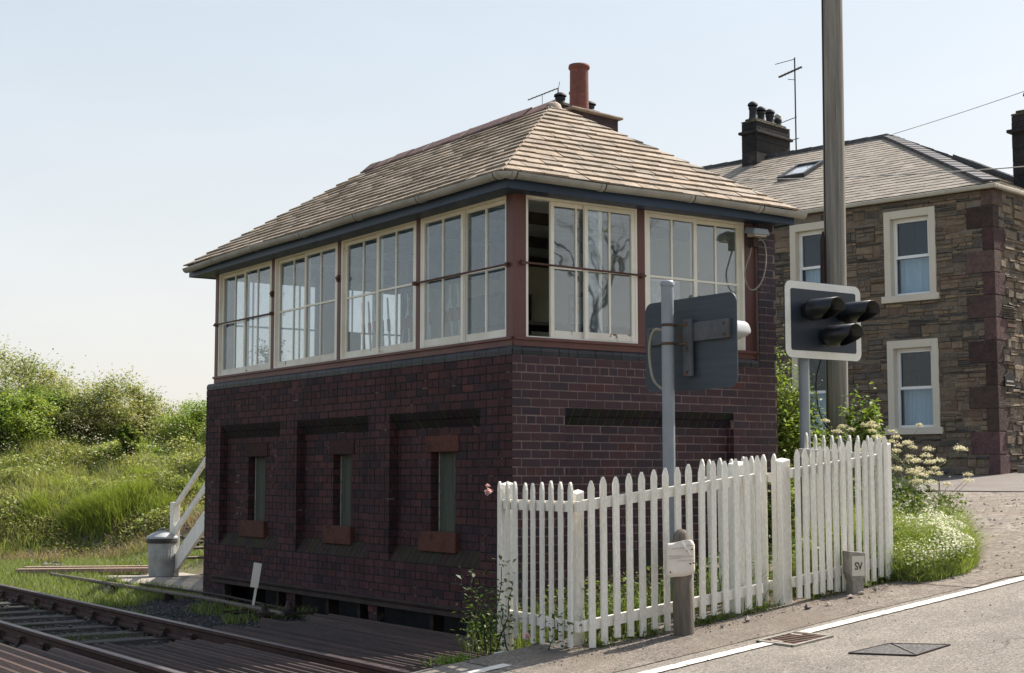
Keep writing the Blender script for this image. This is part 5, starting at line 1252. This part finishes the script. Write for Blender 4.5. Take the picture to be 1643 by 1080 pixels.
n=260; P_=np.array([.75,7.2,3.22])+rng.normal(size=(n,3))*np.array([.11,.11,.10]); V,F,c=leaves(P_,rng.uniform(.02,.045,n),cvar(n,(.07,.12,.03))); np_mesh('foliage',V,F,c,W['leaf'],PPL)
def bare_tree(x,y,z,h,label):
    t=thing('tree',label,'tree',(x,y,z)); rr=random.Random(4); segs=[]; tips=[]
    def grow(p,d,L,r,k):
        pts=[p]; q=p.copy(); dd=d.copy()
        for i in range(4):
            dd=(dd+Vector((rr.uniform(-.28,.28),rr.uniform(-.28,.28),rr.uniform(-.12,.18)))).normalized(); q=q+dd*L/4; pts.append(q.copy())
        segs.append((pts,[r*(1-.12*i) for i in range(5)],k))
        if k==0: tips.append(q); return
        for j in range(rr.choice((2,3,3))):
            nd=(dd+Vector((rr.uniform(-.9,.9),rr.uniform(-.9,.9),rr.uniform(-.2,.6)))).normalized(); grow(pts[rr.choice((2,3,4))],nd,L*rr.uniform(.62,.85),r*.6,k-1)
    grow(Vector((x,y,z-.2)),Vector((0,0,1)),h*.32,.16,5)
    mb=MB()
    for pts,rs,k in segs: mb.tube(pts,rs,6 if k>2 else 4,cap=False)
    mb.build('trunk',W['bark'],t)
    parts=[]
    for q in tips:
        n=9; P_=np.array(q)+rng.normal(size=(n,3))*.13; parts.append(leaves(P_,rng.uniform(.02,.05,n),cvar(n,(.16,.18,.05))))
    V,F,c=join(parts); np_mesh('crown',V,F,c,W['leaf'],t)
bare_tree(11.2,-13.2,1.3,9.5,'thinly leaved tree across the road whose branches show reflected in the open end window')
# bank grass and herbs
def scatter(n,fx,fy,acc=None):
    out=[]
    while len(out)<n:
        x=fx(); y=fy()
        if acc is None or acc(x,y): out.append((x,y,ground(x,y)))
    return np.array(out)
dist=lambda x,y:(x*FX+y*FY+14.8)
def vis(x,y):  # stay on the side of the bank that faces the line
    return x>-1.5 and dist(x,y)>30.6 and x<9
nb=70000
P=scatter(nb,lambda:random.uniform(-.8,8.2),lambda:random.uniform(13.5,29),lambda x,y:vis(x,y) and dist(x,y)<46)
dn=np.array([noise.noise(Vector((p[0]*.7,p[1]*.7,0))) for p in P]); d2=np.array([noise.noise(Vector((p[0]*.45+9,p[1]*.45,4))) for p in P])
H=np.clip(.20+.22*dn+rng.uniform(-.08,.16,nb),.06,.6)*1.0
col=np.where((d2>.0)[:,None],np.array([[.30,.31,.12]]),np.array([[.20,.24,.075]]))*rng.uniform(.65,1.35,(nb,1))
dry=rng.random(nb)<.10; col[dry]=np.array([.24,.19,.10])*rng.uniform(.7,1.2,(dry.sum(),1))
a=blades(P,H,rng.uniform(.004,.009,nb),col,.45)
# lush tufts of long grass
tuft=[]
for (cx,cy,rr_,hh,nn_) in ((2.5,18.9,.42,.62,2600),(2.0,19.2,.35,.5,1600),(3.1,19.0,.38,.55,1700),(3.35,18.2,.35,.42,1200),(1.3,19.9,.35,.4,900),(4.2,18.8,.35,.4,900),(3.9,20.4,.4,.4,900),(2.3,21.0,.4,.4,900),(5.2,20.0,.4,.4,900)):
    q=rng.normal(size=(nn_,2))*rr_*.5; x=cx+q[:,0]; y=cy+q[:,1]; z=np.array([ground(float(u),float(v)) for u,v in zip(x,y)])
    P2=np.stack([x,y,z],1); c2=np.array([[.24,.28,.07]])*rng.uniform(.6,1.35,(nn_,1)); tuft.append(blades(P2,rng.uniform(.45,1.0,nn_)*hh,rng.uniform(.004,.008,nn_),c2,.30,(-.25,-.30,0)))
V,F,c=join([a]+tuft); tag(np_mesh('long_grass',V,F,c,W['grass']),kind='stuff')
nb=110000
P=scatter(nb,lambda:random.uniform(-.5,8.2),lambda:random.uniform(14,29.5),lambda x,y:vis(x,y) and dist(x,y)<46 and noise.noise(Vector((x*1.1,y*1.1,8)))>-.30+random.uniform(-.15,.15))
P[:,2]+=rng.uniform(.03,.40,nb)*np.clip(.6+1.3*np.array([noise.noise(Vector((p[0]*.9,p[1]*.9,2))) for p in P]),.15,1.4)
base=np.array([[.25,.28,.095]])*rng.uniform(.5,1.4,(nb,1)); yel=rng.random(nb)<.25; base[yel]*=np.array([1.6,1.4,1.6])
br=rng.random(nb)<.07; base[br]=np.array([.14,.085,.05])
V,F,c=leaves(P,rng.uniform(.018,.05,nb),base); tag(np_mesh('bank_herbs',V,F,c,W['leaf']),kind='stuff')
nb=2600
P=scatter(nb,lambda:random.uniform(1,8.2),lambda:random.uniform(18,29),lambda x,y:vis(x,y) and 34<dist(x,y)<44 and noise.noise(Vector((x*1.3,y*1.3,5)))>.05)
P[:,2]+=rng.uniform(.35,.75,nb)
V,F,c=leaves(P,rng.uniform(.012,.028,nb),cvar(nb,(.62,.56,.40),.2,.04),up=1,asp=.9); tag(np_mesh('bank_wildflowers',V,F,c,W['petal']),kind='stuff')
# dead brown stalks and rubble at the foot of the bank
nb=6000
P=scatter(nb,lambda:random.uniform(-.5,5.5),lambda:random.uniform(13.5,21),lambda x,y: 29.6<dist(x,y)<32.0 and x>-.8 and noise.noise(Vector((x*1.2,y*1.2,6)))>-.1)
V,F,c=join([blades(P,rng.uniform(.08,.38,nb),rng.uniform(.003,.007,nb),np.array([[.26,.19,.13]])*rng.uniform(.5,1.5,(nb,1)),.7)]); tag(np_mesh('dry_stalks',V,F,c,W['grass']),kind='stuff')
P=[];S=[];K=[]
for i in range(900):
    x=random.uniform(-1,5.5); y=random.uniform(12.8,20)
    if not 28.2<dist(x,y)<32.4: continue
    P.append((x,y,ground(x,y)+.03)); S.append(random.uniform(.02,.09)); v=random.uniform(.07,.26); K.append((v*1.05,v*.95,v*.85))
tag(stones('bank_rubble',P,S,K,W['stone']),kind='stuff')
nb=5000
P=scatter(nb,lambda:random.gauss(4.1,.55),lambda:random.gauss(17.6,.8),lambda x,y: dist(x,y)>29.6 and dist(x,y)<34.5)
P[:,2]+=rng.uniform(0,.12,nb)
V,F,c=leaves(P,rng.uniform(.012,.04,nb),np.array([[.27,.20,.14]])*rng.uniform(.35,1.5,(nb,1))); tag(np_mesh('dead_leaves',V,F,c,W['leaf']),kind='stuff')
# trackside grass
nb=26000
P=scatter(nb,lambda:random.uniform(-2.15,2.6),lambda:random.uniform(4.2,17.5),lambda x,y:not(0<x<3.7 and y<7.8) and dist(x,y)<31.5 and not(.1<x<2.35 and 8.2<y<13) and noise.noise(Vector((x*1.1,y*.8,2)))+.28*(y>8)>(.05 if y>7 else .16)+random.uniform(-.1,.1))
nb=len(P)
V,F,c=blades(P,rng.uniform(.04,.20,nb),rng.uniform(.003,.007,nb),np.array([[.19,.225,.07]])*rng.uniform(.55,1.45,(nb,1)),.5); tag(np_mesh('trackside_grass',V,F,c,W['grass']),kind='stuff')
nb=5000
P=scatter(nb,lambda:random.uniform(-5.5,-2.2),lambda:random.uniform(3,16),lambda x,y: noise.noise(Vector((x*1.3,y*1.3,12)))>.16+random.uniform(-.1,.1) and abs(x+2.3)>.1 and abs(x+3.8)>.1)
V,F,c=blades(P,rng.uniform(.03,.14,nb),rng.uniform(.003,.006,nb),np.array([[.09,.12,.035]])*rng.uniform(.55,1.4,(nb,1)),.6); tag(np_mesh('track_weeds',V,F,c,W['grass']),kind='stuff')
# flowery verge beyond the right end of the fence
def vuv(x,y): dx,dy=x-2.42,y+3.0; return dx*.75+dy*.66, dx*.66-dy*.75
def verge_in(x,y):
    u,v=vuv(x,y); n=noise.noise(Vector((x*2,y*2,0)))*.16
    return 0<u+n<3.5 and -.95<v<.50-max(0,.5-u)*.5+n and not (x<2.42 and y<-2.62)
nb=24000
P=scatter(nb,lambda:random.uniform(2.2,5.6),lambda:random.uniform(-3.1,.4),verge_in)
P[:,2]=np.array([road_z(p[0]) for p in P])
def vf(P):
    d=P[:,:2]-np.array([2.42,-3.0]); u=d[:,0]*.75+d[:,1]*.66; v=d[:,0]*.66-d[:,1]*.75
    return np.clip(np.minimum(np.minimum(u/.9,(3.7-u)/.9),(.62-v)/.55),.05,1)
f=vf(P); H=(.05+.40*np.sqrt(f))*np.clip(1+.9*np.array([noise.noise(Vector((p[0]*1.8,p[1]*1.8,6))) for p in P]),.5,1.5)*rng.uniform(.6,1.15,nb)
col=np.array([[.24,.28,.09]])*rng.uniform(.55,1.4,(nb,1)); V1=blades(P,H,rng.uniform(.003,.006,nb),col,.45,(.10,-.08,0))
nl=22000; Pl=P[rng.integers(nb,size=nl)].copy(); fl_=vf(Pl); Pl[:,2]+=rng.uniform(.02,.42,nl)*(.3+.75*np.sqrt(fl_)); V2=leaves(Pl,rng.uniform(.008,.022,nl),cvar(nl,(.21,.26,.08)))
V,F,c=join([V1,V2]); tag(np_mesh('verge_grass',V,F,c,W['grass']),kind='stuff')
nl=24000; Pl=P[rng.integers(nb,size=nl)].copy(); d=Pl[:,:2]-np.array([2.42,-3.0]); vv=d[:,0]*.66-d[:,1]*.75; nz=np.array([noise.noise(Vector((p[0]*2.6,p[1]*2.6,3))) for p in Pl]); keep=(vv+rng.normal(size=nl)*.25>-.12)&(nz+rng.normal(size=nl)*.12>-.08); Pl=Pl[keep]; nl=len(Pl)
fl_=vf(Pl); Pl[:,2]+=(.09+.36*np.sqrt(fl_))*rng.uniform(.7,1.12,nl)
V,F,c=leaves(Pl,rng.uniform(.006,.012,nl),cvar(nl,(.78,.76,.62),.12,.02),up=.9,asp=1); tag(np_mesh('verge_flowers',V,F,c,W['petal']),kind='stuff')
# weeds at the foot of and behind the fence
pts=[]
def wz(x,y): return ground(x,y)
for i in range(9500):
    r=random.random()
    if r<.30: x=random.uniform(-1.0,2.8); y=-2.62+random.uniform(-.12,.25)
    else: x=random.uniform(-.9,3.2); y=random.uniform(-2.45,-.2)
    if noise.noise(Vector((x*2.2,y*2.2,1)))+.1<random.uniform(-.2,.25): continue
    pts.append((x,y,ground(x,y)))
P=np.array(pts); nb=len(P); front=P[:,1]<-2.55
H=np.where(front,rng.uniform(.04,.15,nb),rng.uniform(.12,.50,nb))
V1=blades(P,H,rng.uniform(.003,.006,nb),np.array([[.14,.17,.05]])*rng.uniform(.5,1.5,(nb,1)),.4)
nl=9000; Pl=P[rng.integers(nb,size=nl)].copy(); fr_=Pl[:,1]<-2.55; Pl[:,2]+=np.where(fr_,rng.uniform(.01,.07,nl),rng.uniform(.05,.48,nl)); V2=leaves(Pl,rng.uniform(.010,.028,nl),cvar(nl,(.13,.18,.04),.35))
V,F,c=join([V1,V2]); tag(np_mesh('fence_weeds',V,F,c,W['leaf']),kind='stuff')
# creeper on the corner fence
CR=thing('climbing_plant','dark leafy rose creeper growing up the left end of the white fence','climbing plant',(-1.1,-1.5,.05))
mb=MB(); cl=[]
for i in range(7):
    x=-1.10+random.uniform(-.1,.05); y=-1.35+random.uniform(-.25,.15) if i<5 else random.uniform(-2.5,-1.6); p=Vector((x-.05,y,.0)); pts=[p]; hh=random.uniform(.35,.80) if i<5 else random.uniform(.2,.45)
    for k in range(6): p=p+Vector((random.uniform(-.05,.04),random.uniform(-.06,.06),hh/6)); pts.append(p)
    mb=MB(); mb.tube(pts,[.007]*3+[.004]*4,5); mb.build('stem',W['bark'],CR); cl+= [q for q in pts for _ in (0,1)]
parts=[]
for q in cl: 
    n=int(max(2,8*(1-.5*q.z))); P_=np.array(q)+rng.normal(size=(n,3))*np.array([.06,.10,.07]); parts.append(leaves(P_,rng.uniform(.014,.034,n),cvar(n,(.075,.115,.035),.35)))
V,F,c=join(parts); np_mesh('foliage',V,F,c,W['leaf'],CR)
def bloom(x,y,z,s,par):
    n=60; P_=np.array([x,y,z])+rng.normal(size=(n,3))*s*.5; V,F,c=leaves(P_,rng.uniform(.4,.8,n)*s,cvar(n,(.78,.52,.50),.12,.02),up=.1,asp=.9); np_mesh('blossom',V,F,c,W['petal'],par)
bloom(-1.08,-1.22,1.36,.022,CR); bloom(-1.06,-1.18,1.41,.012,CR); bloom(-1.28,-2.1,.20,.020,CR)
t=thing('weed','small bright green weed growing at the edge of the crossing timbers','weed',(-1.95,-1.95,-.02))
n=70; P_=np.array([-1.93,-1.98,.0])+rng.normal(size=(n,3))*np.array([.09,.03,.015]); P_[:,2]=np.abs(P_[:,2])
V,F,c=blades(P_,rng.uniform(.04,.10,n),rng.uniform(.006,.012,n),cvar(n,(.16,.24,.04),.3),.7); np_mesh('foliage',V,F,c,W['leaf'],t)
# litter by the guard
mb=MB(); mb.bar((-1.50,-1.95,.05),(-1.42,-2.06,.065),.05,.03); tag(mb.build('crushed_cup',W['paper'],None,.006),'crushed white cup lying on the slats below the rose creeper','litter')

# ------------------------------------------------------------------ broken sign post
t=thing('sign_post','short round topped weathered post carrying a bent white plate in front of the fence','sign post',(-.27,-2.88,.21))
mb=MB(); z0=.15; pts=[]
mb.lathe([(.085,0),(.084,.3),(.076,.7),(.073,.80),(.060,.865),(.035,.90),(0,.91)],(0,0,0),20)
o=mb.build('post',W['oldwood'],t); o.matrix_parent_inverse=Matrix.Identity(4); o.rotation_euler=(0,R(-1.6),0); o.location=(0,0,-.05)
tx,ty,tz=-.27,-2.88,.21
mb=MB(); vs=[]; nU,nV=14,6
rx_,ry_=math.cos(R(34.2)),-math.sin(R(34.2))
for j in range(nV+1):
    for i in range(nU+1):
        s=i/nU; v=j/nV
        u=-.185+.30*s; back=0
        if s>.72: k=(s-.72)/.28; back=.055*k*k*1.2; u-= .03*k*k
        dz=.50+.28*v+.035*(s-.4)-(.10*max(0,s-.75)/.25*(v))*.9+.004*math.sin(9*s+3*v)
        d0=.088+ .004*math.sin(7*s+2*v)
        # plate plane faces the road, slightly toward the camera
        nx_,ny_=-.30,-.954; uxx,uyy=.954,-.30
        vs.append((tx+uxx*u+nx_*(d0-back),ty+uyy*u+ny_*(d0-back),tz+dz-.02))
mb.add(vs,[(j*(nU+1)+i,j*(nU+1)+i+1,(j+1)*(nU+1)+i+1,(j+1)*(nU+1)+i) for j in range(nV) for i in range(nU)],smooth=True)
pl=mb.build('plate',W['signplate'],t); md=pl.modifiers.new('solid','SOLIDIFY'); md.thickness=.004; md.offset=-1
def plq(u,dz,off=.096): return Vector((tx+.954*u-.30*off,ty-.30*u-.954*off,tz+dz-.02))
mb=MB()
for (u,dz) in ((-.005,.705),(.035,.715),(.02,.60),(.05,.605),(-.155,.535)):
    c=plq(u,dz,.090); mb.tube([c,c+Vector((-.30,-.954,0))*.010],.006,8)
mb.build('bolt',W['iron'],pl)
mb=MB()
for (u0,u1,dz) in ((-.14,-.03,.725),(-.01,.06,.745),(-.165,-.05,.665),(-.16,-.06,.648),(-.05,.05,.655),(-.09,.05,.625)):
    u=u0
    while u<u1:
        w=random.uniform(.004,.009); a=plq(u,dz+.10*(u+.05)*.35,.094); b=plq(u+w,dz+.10*(u+.05)*.35,.094); mb.bar(a,b,.002,.008); u+=w+.004
mb.build('lettering',W['fadedink'],pl)
mb=MB(); mb.tube([plq(-.05,.775,.10),plq(-.03,.735,.104),plq(.0,.70,.103),plq(.02,.675,.10)],.0045,6); mb.build('split_edge',W['upvc'],pl)
# SV marker post
SVR=R(-18)
t=thing('marker_post','small pale concrete marker post lettered SV at the foot of the white fence','marker post',(1.80,-2.80,.44),SVR)
mb=MB(); mb.prism([(-.055,-.07,-.05),(.055,-.07,-.05),(.055,-.07,.14),(.078,-.07,.22),(.078,-.07,.375),(-.085,-.07,.39),(-.085,-.07,.20),(-.055,-.07,.12)][::1],(0,.13,0)); mb.build('post',W['concrete'],t,.008,True)
mb=MB(); mb.box(-.060,.064,-.073,-.069,.17,.345); mb.build('face_plate',W['surround'],t,0,True)
cu=bpy.data.curves.new('sv','FONT'); cu.body='SV'; cu.size=.095; cu.align_x='CENTER'; cu.extrude=.002; cu.space_character=.95
tmp=bpy.data.objects.new('tmp',cu); COL.objects.link(tmp); dg=bpy.context.evaluated_depsgraph_get(); me=bpy.data.meshes.new_from_object(tmp.evaluated_get(dg)); bpy.data.objects.remove(tmp)
me.materials.clear(); me.materials.append(W['inkblack']); lt=bpy.data.objects.new('lettering',me); COL.objects.link(lt); lt.parent=t; lt.rotation_euler=(R(90),0,0); lt.location=(.002,-.076,.225); lt.scale=(.78,1,1)

# ------------------------------------------------------------------ light, sky, camera
HAZE=9.0
EL=R(49.5); sd=Vector((math.cos(EL)*.9985,math.cos(EL)*.055,math.sin(EL)))
w=bpy.data.worlds.new('World'); scene.world=w; w.use_nodes=True; nt=w.node_tree
bg=nt.nodes['Background']; sky=nt.nodes.new('ShaderNodeTexSky'); sky.sky_type='NISHITA'; sky.sun_disc=False
sky.sun_elevation=EL; sky.sun_rotation=math.atan2(sd.x,sd.y); sky.altitude=0; sky.air_density=1.0; sky.dust_density=3.0; sky.ozone_density=.6
# hazy May sky: the clear-sky model veiled by a thin pale haze that thickens towards the horizon
tc=nt.nodes.new('ShaderNodeTexCoord'); sp=nt.nodes.new('ShaderNodeSeparateXYZ'); nt.links.new(tc.outputs['Generated'],sp.inputs[0])
hz=ramp_n(nt,sp.outputs['Z'],[(0.0,(.355,.338,.318)),(.12,(.318,.316,.308)),(.32,(.243,.267,.273)),(1.0,(.13,.17,.21))])
fc=ramp_n(nt,sp.outputs['Z'],[(0.0,.85),(.12,.84),(.4,.74),(1.0,.35)])
dp=nt.nodes.new('ShaderNodeVectorMath'); dp.operation='DOT_PRODUCT'; nt.links.new(tc.outputs['Generated'],dp.inputs[0]); dp.inputs[1].default_value=(sd.x,sd.y,.3)
az=ramp_n(nt,dp.outputs['Value'],[(0.0,.80),(.30,1.0)]); fm=nt.nodes.new('ShaderNodeMath'); fm.operation='MULTIPLY'; nt.links.new(fc,fm.inputs[0]); nt.links.new(az,fm.inputs[1]); fc=fm.outputs[0]
hm=nt.nodes.new('ShaderNodeVectorMath'); hm.operation='SCALE'; nt.links.new(hz,hm.inputs[0]); cm=nt.nodes.new('ShaderNodeMapping'); cm.inputs['Scale'].default_value=(1,1,3.2); nt.links.new(tc.outputs['Generated'],cm.inputs[0]); cn=ramp_n(nt,noise_n(nt,cm.outputs[0],2.4,7,.62,.5),[(.30,HAZE*.955),(.72,HAZE*1.045)]); nt.links.new(cn,hm.inputs['Scale'])
mx=mix_n(nt,fc,sky.outputs[0],hm.outputs[0]); nt.links.new(mx,bg.inputs[0]); bg.inputs[1].default_value=.15
sun=bpy.data.lights.new('sun','SUN'); sun.energy=4.5; sun.angle=R(.53); sun.color=(1,.93,.85)
so=bpy.data.objects.new('sun',sun); COL.objects.link(so); so.rotation_euler=sd.to_track_quat('Z','Y').to_euler(); so.location=(20,2,30)
cam=bpy.data.cameras.new('camera'); cam.sensor_width=36; cam.lens=36*2395/1643; cam.clip_end=3000
co=bpy.data.objects.new('camera',cam); COL.objects.link(co); co.location=(-FX*14.8,-FY*14.8,1.5); co.rotation_euler=(R(90+5.32),0,R(-34.2)); scene.camera=co
scene.view_settings.view_transform='Standard'; scene.view_settings.look='None'; scene.view_settings.exposure=0.95; scene.view_settings.gamma=1
